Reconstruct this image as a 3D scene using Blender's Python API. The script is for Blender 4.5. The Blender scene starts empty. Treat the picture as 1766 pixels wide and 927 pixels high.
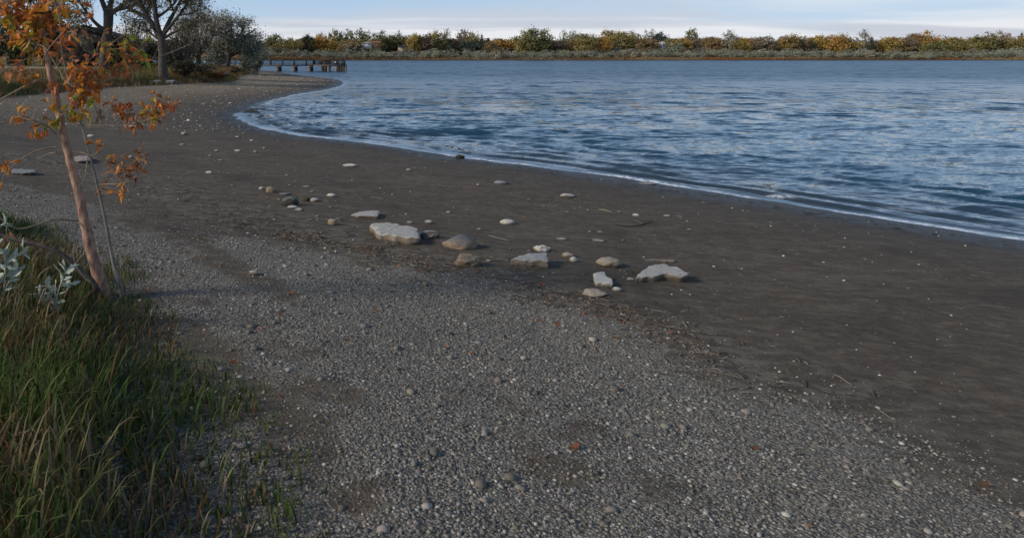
import bpy, math, random
import numpy as np
from mathutils import Vector, noise as mnoise
PI = math.pi
SC = bpy.context.scene
COL = SC.collection
H, F, CX, CY = 3.0, 1200.0, 600.0, 97.0          # eye height, focal length and horizon of the photograph

# ------------------------------------------------------------------ tagging
def tag(o, label=None, cat=None, group=None, kind=None):
    if label: o['label'] = label
    if cat: o['category'] = cat
    if group: o['group'] = group
    if kind: o['kind'] = kind
    return o
def empty(name, loc, label=None, cat=None, group=None, rz=0, scale=(1, 1, 1)):
    o = bpy.data.objects.new(name, None); COL.objects.link(o)
    o.location = loc; o.rotation_euler = (0, 0, rz); o.scale = scale
    o.empty_display_size = 0.2
    return tag(o, label, cat, group)
def link(name, me, mat=None, parent=None):
    o = bpy.data.objects.new(name, me); COL.objects.link(o)
    if mat is not None and len(me.materials) == 0: me.materials.append(mat)
    if parent is not None: o.parent = parent
    return o

# ------------------------------------------------------------------ mesh building with numpy
class MB:
    def __init__(s): s.V = []; s.Fs = []; s.A = []; s.n = 0
    def add(s, V, Fc, col=None):
        V = np.asarray(V, float); Fc = np.asarray(Fc, int)
        s.V.append(V); s.Fs.append(Fc + s.n); s.n += len(V)
        if col is None: col = np.ones((len(V), 3))
        col = np.asarray(col, float)
        if col.ndim == 1: col = np.tile(col, (len(V), 1))
        s.A.append(col)
    def tube(s, pts, rad, sides=6, col=None, cap=True):
        pts = np.asarray(pts, float); n = len(pts); rad = np.asarray(rad, float)
        if rad.ndim == 0: rad = np.full(n, float(rad))
        T = np.gradient(pts, axis=0); T /= np.linalg.norm(T, axis=1)[:, None] + 1e-9
        ref = np.array([0, 0, 1.0]) if abs(T[0][2]) < .8 else np.array([1.0, 0, 0])
        U = np.cross(T, ref); U /= np.linalg.norm(U, axis=1)[:, None] + 1e-9
        W = np.cross(T, U)
        a = np.arange(sides) * 2 * PI / sides
        V = pts[:, None, :] + rad[:, None, None] * (np.cos(a)[None, :, None] * U[:, None, :] + np.sin(a)[None, :, None] * W[:, None, :])
        V = V.reshape(-1, 3)
        i = np.arange(n - 1)[:, None] * sides; j = np.arange(sides)[None, :]; k = (j + 1) % sides
        Fc = np.stack([i + j, i + k, i + sides + k, i + sides + j], -1).reshape(-1, 4)
        s.add(V, Fc, col)
        if cap:
            for r in (0, n - 1):
                c = len(V) if r == 0 else 0
                base = s.n - len(V) if r else s.n - len(V)
                tri = [[base + r * sides + q, base + r * sides + (q + 1) % sides, base + r * sides + (q + 2) % sides] for q in range(0)]
    def box(s, c, size, rz=0, col=None):
        x, y, z = [v / 2 for v in size]
        V = np.array([(-x, -y, -z), (x, -y, -z), (x, y, -z), (-x, y, -z), (-x, -y, z), (x, -y, z), (x, y, z), (-x, y, z)])
        if rz:
            ca, sa = math.cos(rz), math.sin(rz)
            V = np.stack([V[:, 0] * ca - V[:, 1] * sa, V[:, 0] * sa + V[:, 1] * ca, V[:, 2]], 1)
        s.add(V + np.asarray(c), [(3, 2, 1, 0), (4, 5, 6, 7), (0, 1, 5, 4), (1, 2, 6, 5), (2, 3, 7, 6), (3, 0, 4, 7)], col)
    def mesh(s, name, mat=None, smooth=True):
        V = np.concatenate(s.V); A = np.concatenate(s.A)
        starts = []; idx = []; p = 0
        for f in s.Fs:
            if len(f) == 0: continue
            m, k = f.shape
            starts.append(p + np.arange(m) * k); idx.append(f.reshape(-1)); p += m * k
        st = np.concatenate(starts).astype(np.int32); ix = np.concatenate(idx).astype(np.int32)
        me = bpy.data.meshes.new(name)
        me.vertices.add(len(V)); me.vertices.foreach_set('co', V.astype(np.float32).reshape(-1))
        me.loops.add(len(ix)); me.loops.foreach_set('vertex_index', ix)
        me.polygons.add(len(st)); me.polygons.foreach_set('loop_start', st)
        if smooth: me.polygons.foreach_set('use_smooth', np.ones(len(st), bool))
        at = me.attributes.new('col', 'FLOAT_COLOR', 'POINT')
        at.data.foreach_set('color', np.concatenate([A, np.ones((len(A), 1))], 1).astype(np.float32).reshape(-1))
        me.update(calc_edges=True); me.validate()
        if mat: me.materials.append(mat)
        return me
    def obj(s, name, mat=None, parent=None, smooth=True):
        return link(name, s.mesh(name, mat, smooth), None, parent)
def float_attr(me, name, a):
    at = me.attributes.new(name, 'FLOAT', 'POINT'); at.data.foreach_set('value', np.asarray(a, np.float32))

def vnoise(P, scale, seed=0, octaves=3):
    """value noise on an N x 2/3 array"""
    P = np.asarray(P, float) * scale; out = np.zeros(len(P)); amp = 1; tot = 0
    for o in range(octaves):
        Q = P * (2 ** o) + seed * 17.13 + o * 5.7
        I = np.floor(Q).astype(np.int64); f = Q - I; f = f * f * (3 - 2 * f)
        d = P.shape[1]; acc = 0
        for c in range(2 ** d):
            w = 1; h = np.zeros(len(P), np.int64)
            for ax in range(d):
                b = (c >> ax) & 1
                w = w * (f[:, ax] if b else 1 - f[:, ax])
                h = h * 92837111 + (I[:, ax] + b) * (689287499 + 2 * ax)
            h = (h ^ (h >> 13)) * 1274126177; h = h ^ (h >> 16)
            acc = acc + w * ((h & 0xFFFF) / 65535.0)
        out += amp * acc; tot += amp; amp *= .5
    return out / tot
def sstep(a, b, x):
    t = np.clip((np.asarray(x, float) - a) / (b - a), 0, 1); return t * t * (3 - 2 * t)

# ------------------------------------------------------------------ terrain
def at(px, py, Y): return np.array([(px - CX) / F * Y, Y, H - (py - CY) / F * Y])
def at_z(px, py, z): return at(px, py, (H - z) * F / (py - CY))
SHORE = [(60, -80), (24, -6), (15.2, 5.6), (11, 11.3)]
for q in [(1200, 327), (1100, 312), (1000, 297), (900, 283), (800, 272), (720, 259), (650, 248), (570, 239), (500, 231), (465, 224), (440, 217), (418, 209), (409, 203),
          (411, 197), (422, 190), (440, 181), (470, 171), (520, 160.5), (560, 155), (583, 150), (591, 146), (594, 142.5), (590, 138.5), (577, 135.5), (555, 133), (525, 130.5),
          (500, 127), (470, 122.5), (430, 119), (385, 115.5)]:
    p = at_z(q[0], q[1], 0); SHORE.append((p[0], p[1]))
SHORE += [(-80, 260), (-150, 330), (-260, 560)]
SHORE = np.array(SHORE)
# round the corners of the shoreline
def chaikin(P, n=2):
    for _ in range(n):
        A = P[:-1] * .75 + P[1:] * .25; B = P[:-1] * .25 + P[1:] * .75
        P = np.concatenate([P[:1], np.stack([A, B], 1).reshape(-1, 2), P[-1:]])
    return P
SHORE = chaikin(SHORE)
LAND = np.concatenate([SHORE, [(-1500, 560), (-1500, -400), (60, -400)]])
BANK = chaikin(np.array([(3, -60), (1.2, -8), (0.2, -1), (-0.5, 1.5), (-0.95, 3.5), (-1.75, 5.3), (-3.0, 7.2), (-4.4, 8.6), (-8, 9.5), (-14, 13), (-19, 20), (-22, 30), (-20.5, 40.5), (-20.3, 48.5),
                 (-18.9, 54), (-16.8, 61), (-14.6, 65.5), (-12.4, 70), (-12.6, 74), (-14, 85), (-15, 96), (-17.3, 118), (-22, 140), (-31, 165), (-48, 205), (-90, 262), (-160, 332), (-270, 562)]))
LAWN = np.concatenate([BANK, [(-1500, 562), (-1500, -60)]])
def seg_dist(P, L):
    if len(P) < 1500:
        A = L[:-1]; AB = L[1:] - A; D = P[:, None, :] - A[None]
        t = np.clip((D * AB).sum(-1) / ((AB * AB).sum(-1) + 1e-12), 0, 1)
        return np.sqrt(((D - t[..., None] * AB) ** 2).sum(-1).min(1))
    best = np.full(len(P), 1e18)
    for a, b in zip(L[:-1], L[1:]):
        ab = b - a; t = np.clip(((P - a) @ ab) / (ab @ ab + 1e-12), 0, 1)
        d = P - (a + t[:, None] * ab); best = np.minimum(best, (d * d).sum(1))
    return np.sqrt(best)
def inside(P, poly):
    x, y = P[:, 0], P[:, 1]; r = np.zeros(len(P), bool)
    if len(P) < 1500:
        a = poly; b = np.roll(poly, -1, 0); dy = b[:, 1] - a[:, 1]; dy = np.where(dy == 0, 1e-12, dy)
        c = (a[None, :, 1] > y[:, None]) != (b[None, :, 1] > y[:, None])
        return ((c & (x[:, None] < (b[:, 0] - a[:, 0]) * (y[:, None] - a[:, 1]) / dy + a[:, 0])).sum(1) % 2).astype(bool)
    for (x1, y1), (x2, y2) in zip(poly, np.roll(poly, -1, 0)):
        c = (y1 > y) != (y2 > y)
        if y1 != y2: r ^= c & (x < (x2 - x1) * (y - y1) / (y2 - y1) + x1)
    return r
def shore_d(P):  return np.where(inside(P, LAND), 1, -1) * seg_dist(P, SHORE)
def bank_d(P):   return np.where(inside(P, LAWN), 1, -1) * seg_dist(P, BANK)
PD = [-400, -30, -6, 0, .5, 6, 10, 14, 18, 30, 100, 1500]
PZ = [-6, -3, -.75, 0, .035, .33, .62, .98, 1.22, 1.4, 1.7, 4]
def terrain(P, full=False):
    P = np.asarray(P, float)
    d = shore_d(P); b = bank_d(P)
    z = np.interp(d, PD, PZ)
    z = np.where(d > 0, z * (1 - .42 * sstep(14, 42, P[:, 1])), z)
    n1 = vnoise(P, .35, 1, 3) - .5; n2 = vnoise(P, 2.2, 2, 3) - .5
    land = sstep(.2, 3, d)
    z = z + land * (n1 * .10 + n2 * .035) + (1 - land) * sstep(-2.5, -.3, d) * ((vnoise(P, .55, 3, 2) - .5) * .035 + (vnoise(P, 2.6, 7, 2) - .5) * .022)
    wob = b + (vnoise(P, .9, 5, 2) - .5) * .8
    far = sstep(10, 35, P[:, 1])
    z = z + sstep(0, .5 + far * .7, wob) * (.16 + .42 * far) + np.clip(b, 0, 60) * .012
    if full: return z, d, b
    return z
def gz(x, y): return float(terrain(np.array([[x, y]]))[0])
TS = np.geomspace(1.2, 260, 220)
def hit(px, py):
    """where the sight line through this place of the photograph meets the ground"""
    Y = TS; X = (px - CX) / F * Y; Z = H - (py - CY) / F * Y
    g = terrain(np.stack([X, Y], 1)); k = np.argmax(Z <= g)
    if k == 0: k = len(Y) - 1
    y0, y1 = Y[k - 1], Y[k]
    yy = np.linspace(y0, y1, 40); g = terrain(np.stack([(px - CX) / F * yy, yy], 1)); zz = H - (py - CY) / F * yy
    k = np.argmax(zz <= g); k = k if zz[k] <= g[k] else 39
    return np.array([(px - CX) / F * yy[k], yy[k], g[k]])

# ------------------------------------------------------------------ materials
def new_mat(name, rough=.8, spec=.3):
    m = bpy.data.materials.new(name); m.use_nodes = True
    nt = m.node_tree; b = nt.nodes['Principled BSDF']
    b.inputs['Roughness'].default_value = rough; b.inputs['Specular IOR Level'].default_value = spec
    return m, nt, b
def N(nt, t, **k):
    n = nt.nodes.new(t)
    for a, v in k.items():
        if a.startswith('i_'): n.inputs[a[2:]].default_value = v
        else: setattr(n, a, v)
    return n
def L(nt, a, b): nt.links.new(a, b)
def ramp(nt, stops, interp='LINEAR'):
    r = nt.nodes.new('ShaderNodeValToRGB'); e = r.color_ramp.elements; r.color_ramp.interpolation = interp
    while len(e) < len(stops): e.new(.5)
    for k, (p, c) in enumerate(stops):
        e[k].position = p; e[k].color = (*c, 1) if len(c) == 3 else c
    return r
def mixc(nt, fac, a, b, blend='MIX'):
    m = nt.nodes.new('ShaderNodeMix'); m.data_type = 'RGBA'; m.blend_type = blend
    for sock, v in ((m.inputs[0], fac), (m.inputs[6], a), (m.inputs[7], b)):
        if hasattr(v, 'links') or hasattr(v, 'is_linked'): L(nt, v, sock)
        elif isinstance(v, (int, float)): sock.default_value = v
        else: sock.default_value = (*v, 1)
    return m.outputs[2]
def math_(nt, op, a, b=None, c=None, clamp=False):
    m = nt.nodes.new('ShaderNodeMath'); m.operation = op; m.use_clamp = clamp
    for i, v in enumerate((a, b, c)):
        if v is None: continue
        if hasattr(v, 'is_linked'): L(nt, v, m.inputs[i])
        else: m.inputs[i].default_value = v
    return m.outputs[0]
def attr(nt, name, out='Fac'):
    a = nt.nodes.new('ShaderNodeAttribute'); a.attribute_name = name; return a.outputs[out]
def noise_n(nt, vec, scale, detail=4, rough=.55):
    n = N(nt, 'ShaderNodeTexNoise'); n.inputs['Scale'].default_value = scale; n.inputs['Detail'].default_value = detail; n.inputs['Roughness'].default_value = rough
    if vec is not None: L(nt, vec, n.inputs['Vector'])
    return n.outputs['Fac']
def objco(nt): return N(nt, 'ShaderNodeTexCoord').outputs['Object']
def bump(nt, b, h, strength, dist):
    n = N(nt, 'ShaderNodeBump'); n.inputs['Strength'].default_value = strength; n.inputs['Distance'].default_value = dist
    L(nt, h, n.inputs['Height']); L(nt, n.outputs[0], b.inputs['Normal']); return n

def mat_ground():
    m, nt, b = new_mat('shore_ground', .85, .25)
    co = objco(nt)
    gravel, wet, grass, strand, tan = [attr(nt, k) for k in ('gravel', 'wet', 'grass', 'strand', 'tan')]
    n_big = noise_n(nt, co, .7, 6); n_mid = noise_n(nt, co, 5, 6, .65); n_fine = noise_n(nt, co, 60, 4, .7)
    st = N(nt, 'ShaderNodeMapping'); st.inputs['Scale'].default_value = (2.0, 4.0, 1); st.inputs['Rotation'].default_value = (0, 0, .35); L(nt, co, st.inputs['Vector'])
    n_st = noise_n(nt, st.outputs[0], 2.2, 6, .7)
    mud = mixc(nt, n_mid, (.038, .031, .024), (.105, .088, .069))
    mud = mixc(nt, math_(nt, 'MULTIPLY', ramp_fac(nt, n_st, .42, .7), .8), mud, (.13, .115, .095))
    mud = mixc(nt, math_(nt, 'MULTIPLY', ramp_fac(nt, n_big, .5, .7), .5), mud, (.035, .029, .022))
    mud = mixc(nt, math_(nt, 'MULTIPLY', ramp_fac(nt, n_fine, .55, .8), .45), mud, (.125, .115, .10))
    n_sp = noise_n(nt, co, 22, 5, .75)
    mud = mixc(nt, math_(nt, 'MULTIPLY', ramp_fac(nt, n_sp, .50, .66), .55), mud, (.026, .022, .019))
    mud = mixc(nt, math_(nt, 'MULTIPLY', ramp_fac(nt, n_sp, .42, .30), .35), mud, (.14, .125, .105))
    v1 = N(nt, 'ShaderNodeTexVoronoi'); v1.inputs['Scale'].default_value = 52; L(nt, co, v1.inputs['Vector'])
    v2 = N(nt, 'ShaderNodeTexVoronoi'); v2.inputs['Scale'].default_value = 120; L(nt, co, v2.inputs['Vector'])
    sp = N(nt, 'ShaderNodeSeparateColor'); L(nt, v1.outputs['Color'], sp.inputs[0])
    sp2 = N(nt, 'ShaderNodeSeparateColor'); L(nt, v2.outputs['Color'], sp2.inputs[0])
    st1 = [(0, (.050, .047, .044)), (.35, (.10, .096, .090)), (.6, (.155, .15, .142)), (.85, (.25, .24, .225)), (1, (.42, .40, .37))]
    g1 = ramp(nt, st1); L(nt, sp.outputs[0], g1.inputs[0]); g2 = ramp(nt, st1); L(nt, sp2.outputs[0], g2.inputs[0])
    gr = mixc(nt, ramp_fac(nt, n_mid, .4, .6), g1.outputs[0], g2.outputs[0])
    gr = mixc(nt, math_(nt, 'MULTIPLY', ramp_fac(nt, v1.outputs['Distance'], .45, .75), .7), gr, (.03, .029, .027))
    gfac = math_(nt, 'ADD', math_(nt, 'MULTIPLY', gravel, .86), math_(nt, 'ADD', math_(nt, 'MULTIPLY', math_(nt, 'SUBTRACT', n_mid, .5), 1.1), math_(nt, 'MULTIPLY', math_(nt, 'SUBTRACT', n_big, .5), .9)))
    c = mixc(nt, ramp_fac(nt, gfac, .35, .65), mud, gr)
    sfac = math_(nt, 'MULTIPLY', strand, ramp_fac(nt, n_st, .42, .62))
    c = mixc(nt, math_(nt, 'MULTIPLY', sfac, .75), c, (.17, .16, .145))
    foot = N(nt, 'ShaderNodeTexVoronoi'); foot.inputs['Scale'].default_value = 2.6; L(nt, co, foot.inputs['Vector'])
    wash = N(nt, 'ShaderNodeMapping'); wash.inputs['Scale'].default_value = (.5, 1.8, 1); wash.inputs['Rotation'].default_value = (0, 0, .55); L(nt, co, wash.inputs['Vector'])
    n_wash = noise_n(nt, wash.outputs[0], 1.6, 5, .6)
    c = mixc(nt, math_(nt, 'MULTIPLY', ramp_fac(nt, n_wash, .50, .68), .30), c, (.15, .135, .115))
    tfac = math_(nt, 'MULTIPLY', tan, ramp_fac(nt, n_mid, .25, .7))
    c = mixc(nt, tfac, c, (.235, .20, .15))
    lawn = mixc(nt, n_big, (.075, .080, .026), (.20, .155, .07))
    lawn = mixc(nt, ramp_fac(nt, n_fine, .4, .7), lawn, (.035, .035, .014))
    c = mixc(nt, grass, c, lawn)
    path = attr(nt, 'path')
    c = mixc(nt, path, c, (.26, .22, .17))
    c = mixc(nt, 1.0, c, mixc(nt, gravel, (1.18, 1.10, .99), (1.42, 1.34, 1.20)), 'MULTIPLY')
    c = mixc(nt, math_(nt, 'MULTIPLY', wet, .75), c, (.022, .019, .017))
    L(nt, c, b.inputs['Base Color'])
    L(nt, math_(nt, 'SUBTRACT', .9, math_(nt, 'MULTIPLY', wet, .45)), b.inputs['Roughness'])
    h = math_(nt, 'ADD', math_(nt, 'MULTIPLY', n_mid, .9), math_(nt, 'MULTIPLY', n_fine, .25))
    h = math_(nt, 'ADD', h, math_(nt, 'MULTIPLY', n_sp, .5))
    h = math_(nt, 'SUBTRACT', h, math_(nt, 'MULTIPLY', math_(nt, 'MULTIPLY', v1.outputs['Distance'], gravel), .6))
    h = math_(nt, 'ADD', h, math_(nt, 'MULTIPLY', ramp_fac(nt, foot.outputs['Distance'], .05, .28), .5))
    bump(nt, b, h, .9, .03)
    return m
def ramp_fac(nt, v, lo, hi):
    r = N(nt, 'ShaderNodeMapRange'); r.clamp = True; r.interpolation_type = 'SMOOTHSTEP'
    r.inputs[1].default_value = lo; r.inputs[2].default_value = hi; L(nt, v, r.inputs[0]); return r.outputs[0]

def mat_col(name, rough=.8, var=.25, nscale=8, spec=.25, bumpd=0, translucent=0):
    """colour from the mesh's own 'col' attribute, broken up with noise"""
    m, nt, b = new_mat(name, rough, spec)
    c = attr(nt, 'col', 'Color'); n = noise_n(nt, objco(nt), nscale, 4)
    c = mixc(nt, 1.0, c, mixc(nt, n, (1 - var * 1.6,) * 3, (1 + var * 1.6,) * 3), 'MULTIPLY')
    L(nt, c, b.inputs['Base Color'])
    if bumpd: bump(nt, b, n, .7, bumpd)
    if translucent:
        t = N(nt, 'ShaderNodeBsdfTranslucent'); L(nt, c, t.inputs[0])
        mx = N(nt, 'ShaderNodeMixShader'); mx.inputs[0].default_value = translucent
        L(nt, b.outputs[0], mx.inputs[1]); L(nt, t.outputs[0], mx.inputs[2]); L(nt, mx.outputs[0], nt.nodes['Material Output'].inputs[0])
    return m
LEAFM = {}
def leaf_mat(c, c2=None):
    c = tuple(v * 1.45 for v in c); c2 = c2 and tuple(v * 1.45 for v in c2)
    key = (c, c2)
    if key in LEAFM: return LEAFM[key]
    m, nt, b = new_mat('foliage', .85, .1)
    if c2 is None: c2 = tuple(v * 1.35 for v in c)
    s = attr(nt, 'col', 'Color'); sp = N(nt, 'ShaderNodeSeparateColor'); L(nt, s, sp.inputs[0])
    cc = mixc(nt, sp.outputs[1], c, c2)
    k = math_(nt, 'ADD', .62, math_(nt, 'MULTIPLY', sp.outputs[0], .85))
    kc = N(nt, 'ShaderNodeCombineColor'); [L(nt, k, kc.inputs[i]) for i in range(3)]
    L(nt, mixc(nt, 1.0, cc, kc.outputs[0], 'MULTIPLY'), b.inputs['Base Color'])
    LEAFM[key] = m; return m
ROCKM = {}
def rock_mat(top, side, dark=(.05, .045, .04), patch=.5):
    key = (top, side, dark)
    if key in ROCKM: return ROCKM[key]
    m, nt, b = new_mat('rock_surface', .88, .25)
    co = objco(nt)
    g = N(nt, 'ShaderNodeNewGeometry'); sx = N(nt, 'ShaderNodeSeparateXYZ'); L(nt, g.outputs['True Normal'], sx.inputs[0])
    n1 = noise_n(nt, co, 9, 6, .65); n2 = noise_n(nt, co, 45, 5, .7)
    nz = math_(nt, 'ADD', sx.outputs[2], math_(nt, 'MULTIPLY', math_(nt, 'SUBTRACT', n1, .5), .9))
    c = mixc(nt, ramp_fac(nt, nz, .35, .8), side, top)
    c = mixc(nt, math_(nt, 'MULTIPLY', ramp_fac(nt, n1, .56, .72), patch), c, dark)
    c = mixc(nt, 1.0, c, mixc(nt, n2, (.55,) * 3, (1.4,) * 3), 'MULTIPLY')
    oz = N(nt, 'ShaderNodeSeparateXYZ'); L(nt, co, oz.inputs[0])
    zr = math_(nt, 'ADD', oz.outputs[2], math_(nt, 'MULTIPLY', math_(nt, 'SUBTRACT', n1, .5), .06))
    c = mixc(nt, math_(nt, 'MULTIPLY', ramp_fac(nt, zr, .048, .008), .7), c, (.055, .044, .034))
    L(nt, c, b.inputs['Base Color'])
    bump(nt, b, math_(nt, 'ADD', n1, math_(nt, 'MULTIPLY', n2, .6)), .7, .02)
    ROCKM[key] = m; return m
def plain(name, c, c2=None, rough=.8, scale=6, stretch=None, bumpd=.01, spec=.2):
    m, nt, b = new_mat(name, rough, spec); co = objco(nt)
    if stretch:
        mp = N(nt, 'ShaderNodeMapping'); mp.inputs['Scale'].default_value = stretch; L(nt, co, mp.inputs['Vector']); co = mp.outputs[0]
    n = noise_n(nt, co, scale, 5, .65)
    L(nt, mixc(nt, ramp_fac(nt, n, .3, .7), c, c2 or tuple(v * 1.6 for v in c)), b.inputs['Base Color'])
    if bumpd: bump(nt, b, n, .8, bumpd)
    return m
BARK = plain('dark_bark', (.040, .034, .029), (.12, .104, .09), .9, 5, (6, 6, 1), .03)
BARK_GREY = plain('grey_bark', (.05, .045, .041), (.13, .118, .105), .9, 8, (5, 5, 1), .02)
WOOD = plain('weathered_wood', (.10, .088, .075), (.22, .20, .175), .85, 3, (1, 8, 8), .01)

# ------------------------------------------------------------------ ground
def gdens(P):
    P = np.asarray(P); d = shore_d(P); sa = P @ np.array([.59, -.81])
    q = .45 * vnoise(np.column_stack([d * 1.1, sa * .16]), 1.0, 81, 3) + .35 * vnoise(P, .75, 82, 3) + .20 * vnoise(P, 3.2, 83, 2)
    return .24 + .76 * sstep(.38, .54, q)
def fan(x0, y0, rmin, rmax, nr, a0, a1, na):
    r = np.geomspace(rmin, rmax, nr); a = np.radians(np.linspace(a0, a1, na))
    R, A = np.meshgrid(r, a, indexing='ij')
    P = np.stack([x0 + R * np.sin(A), y0 + R * np.cos(A)], -1).reshape(-1, 2)
    i = np.arange(nr - 1)[:, None] * na; j = np.arange(na - 1)[None, :]
    Fc = np.stack([i + j, i + j + 1, i + na + j + 1, i + na + j], -1).reshape(-1, 4)[:, ::-1]
    return P, Fc
def px_line(pts): return chaikin(np.array([hit(*q)[:2] for q in pts]))
GRAVEL = px_line([(-500, 300), (-150, 305), (0, 312), (90, 322), (190, 350), (290, 392), (380, 408), (470, 422), (580, 436), (680, 462), (800, 490), (930, 520), (1200, 620), (1500, 760), (1900, 1000)])
GPOLY = np.concatenate([GRAVEL, [(3, -30), (-60, -30), (-60, GRAVEL[0][1])]])
STR1 = px_line([(0, 265), (90, 275), (170, 295), (250, 322), (340, 350), (430, 375), (520, 392), (640, 440), (760, 468), (900, 498), (1100, 570), (1400, 690)])
P, Fc = fan(0, -3, 1.5, 700, 620, -88, 80, 640)
z, d, b = terrain(P, True)
keep = (d > -12)[Fc].any(1)
Fc = Fc[keep]; used = np.unique(Fc); remap = np.full(len(P), -1); remap[used] = np.arange(len(used))
P, z, d, b, Fc = P[used], z[used], d[used], b[used], remap[Fc]
gm = MB(); gm.add(np.column_stack([P, z]), Fc)
ground = gm.obj('ground', mat_ground()); tag(ground, kind='structure')
me = ground.data
gd = np.where(inside(P, GPOLY), 1, -1) * seg_dist(P, GRAVEL)
gravel = sstep(-.5, .6, gd + (vnoise(P, .8, 9) - .5) * 1.2)
gravel = gravel * (.25 + .75 * gdens(P))
gravel = np.maximum(gravel, .48 * sstep(26, 36, P[:, 1]) * sstep(3, 8, d))
float_attr(me, 'gravel', gravel)
float_attr(me, 'wet', (1 - sstep(.6, 1.7, d + (vnoise(P, .6, 4) - .5) * 1.1)) * .7 + (1 - sstep(.5, 5, d)) * .3)
float_attr(me, 'grass', sstep(0.1, .5, b + (vnoise(P, 1.5, 6) - .5) * .6))
sd = seg_dist(P, STR1)
float_attr(me, 'strand', np.exp(-(sd / .75) ** 2) * (.4 + .8 * vnoise(P, .5, 12)))
float_attr(me, 'tan', np.clip(sstep(38, 75, P[:, 1]) * sstep(.8, 4, d) * .85 + .45 * sstep(24, 40, P[:, 1]) * sstep(4, 9, d), 0, 1))
float_attr(me, 'path', sstep(76, 80, P[:, 1]) * (1 - sstep(86, 90, P[:, 1])) * sstep(10, 14, b) * .9)

# ------------------------------------------------------------------ lake
def mat_water():
    m, nt, b = new_mat('lake_water', .07, .5)
    b.inputs['IOR'].default_value = 1.333
    co = N(nt, 'ShaderNodeNewGeometry').outputs['Position']
    foam_sheen, shallow = attr(nt, 'foam_sheen'), attr(nt, 'shallow')
    c = mixc(nt, shallow, (.015, .058, .104), (.036, .040, .046))
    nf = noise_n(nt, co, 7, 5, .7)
    ff = math_(nt, 'MULTIPLY', foam_sheen, ramp_fac(nt, nf, .34, .6))
    c = mixc(nt, ff, c, (.72, .78, .86))  # whitening at the waterline: foam, plus the sky's reflection painted into the colour
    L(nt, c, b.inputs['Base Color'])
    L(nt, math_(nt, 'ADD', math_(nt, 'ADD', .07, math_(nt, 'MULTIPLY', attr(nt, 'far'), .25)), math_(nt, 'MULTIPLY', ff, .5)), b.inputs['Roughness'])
    def slope(scale, rz, sc, amp, det=2):
        q = N(nt, 'ShaderNodeMapping'); q.inputs['Scale'].default_value = scale; q.inputs['Rotation'].default_value = (0, 0, rz); L(nt, co, q.inputs['Vector'])
        n = N(nt, 'ShaderNodeTexNoise'); n.inputs['Scale'].default_value = sc; n.inputs['Detail'].default_value = det; n.inputs['Roughness'].default_value = .6; L(nt, q.outputs[0], n.inputs['Vector'])
        v = N(nt, 'ShaderNodeVectorMath', operation='SUBTRACT'); L(nt, n.outputs['Color'], v.inputs[0]); v.inputs[1].default_value = (.5, .5, .5)
        u = N(nt, 'ShaderNodeVectorMath', operation='MULTIPLY'); L(nt, v.outputs[0], u.inputs[0]); u.inputs[1].default_value = (amp * .55, amp, 0); return u.outputs[0]
    def vadd(a, c_): v = N(nt, 'ShaderNodeVectorMath', operation='ADD'); L(nt, a, v.inputs[0]); L(nt, c_, v.inputs[1]); return v.outputs[0]
    sl = vadd(vadd(slope((.33, 1, 1), -.12, 1.7, 1.25, 3), slope((.5, 1, 1), .2, 5, .60, 2)), vadd(slope((.22, .8, 1), -.1, .26, .85, 3), slope((.45, .24, 1), .1, 1.5, 1.2, 3)))
    calm = math_(nt, 'SUBTRACT', 1.0, math_(nt, 'MULTIPLY', attr(nt, 'edge'), .85))
    k = N(nt, 'ShaderNodeVectorMath', operation='SCALE'); L(nt, sl, k.inputs[0]); L(nt, math_(nt, 'MULTIPLY', calm, math_(nt, 'ADD', .32, math_(nt, 'MULTIPLY', attr(nt, 'chop'), .68))), k.inputs['Scale'])
    k2 = N(nt, 'ShaderNodeVectorMath', operation='SCALE'); L(nt, vadd(slope((.38, 1, 1), -.2, 6.5, .42, 2), slope((.5, 1, 1), .25, 15, .22, 2)), k2.inputs[0]); L(nt, calm, k2.inputs['Scale'])
    nn = N(nt, 'ShaderNodeVectorMath', operation='NORMALIZE'); L(nt, vadd(vadd(N(nt, 'ShaderNodeNewGeometry').outputs['Normal'], k2.outputs[0]), k.outputs[0]), nn.inputs[0])
    L(nt, nn.outputs[0], b.inputs['Normal'])
    return m
py = np.concatenate([np.linspace(103.2, 112, 40)[:-1], np.linspace(112, 440, 520)])
tx = np.linspace(-.36, 1.12, 1000)
YY, TX = np.meshgrid(H * F / (py - CY), tx, indexing='ij')
P = np.stack([YY * TX, YY], -1).reshape(-1, 2)
nr, na = YY.shape
i = np.arange(nr - 1)[:, None] * na; j = np.arange(na - 1)[None, :]
Fc = np.stack([i + j, i + j + 1, i + na + j + 1, i + na + j], -1).reshape(-1, 4)[:, ::-1]
d = -shore_d(P)
keep = (d > -.9)[Fc].any(1); Fc = Fc[keep]; used = np.unique(Fc); remap = np.full(len(P), -1); remap[used] = np.arange(len(used))
P, d, Fc = P[used], d[used], remap[Fc]
Y = P[:, 1]; cell = Y * Y / (H * F) * .65
rng = np.random.default_rng(5)
ph = (vnoise(P, .22, 21, 2) - .5) * 10 + (vnoise(P, 1.1, 22, 2) - .5) * 2.4
amp = np.clip(3.2 * vnoise(P * [1, 1.4], .42, 23, 2) - 1.05, 0, 1.6)
k0 = 2 * PI / (.75 + .05 * np.clip(d, 0, 14))
w = np.sin(k0 * d + ph); w = np.sign(w) * np.abs(w) ** .8 + .35 * np.cos(2 * (k0 * d + ph))
hgt = w * amp * .036 * sstep(.10, .7, d) * (1 - sstep(3.5, 10, d)) * (1 - sstep(.25, .6, cell))
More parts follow.
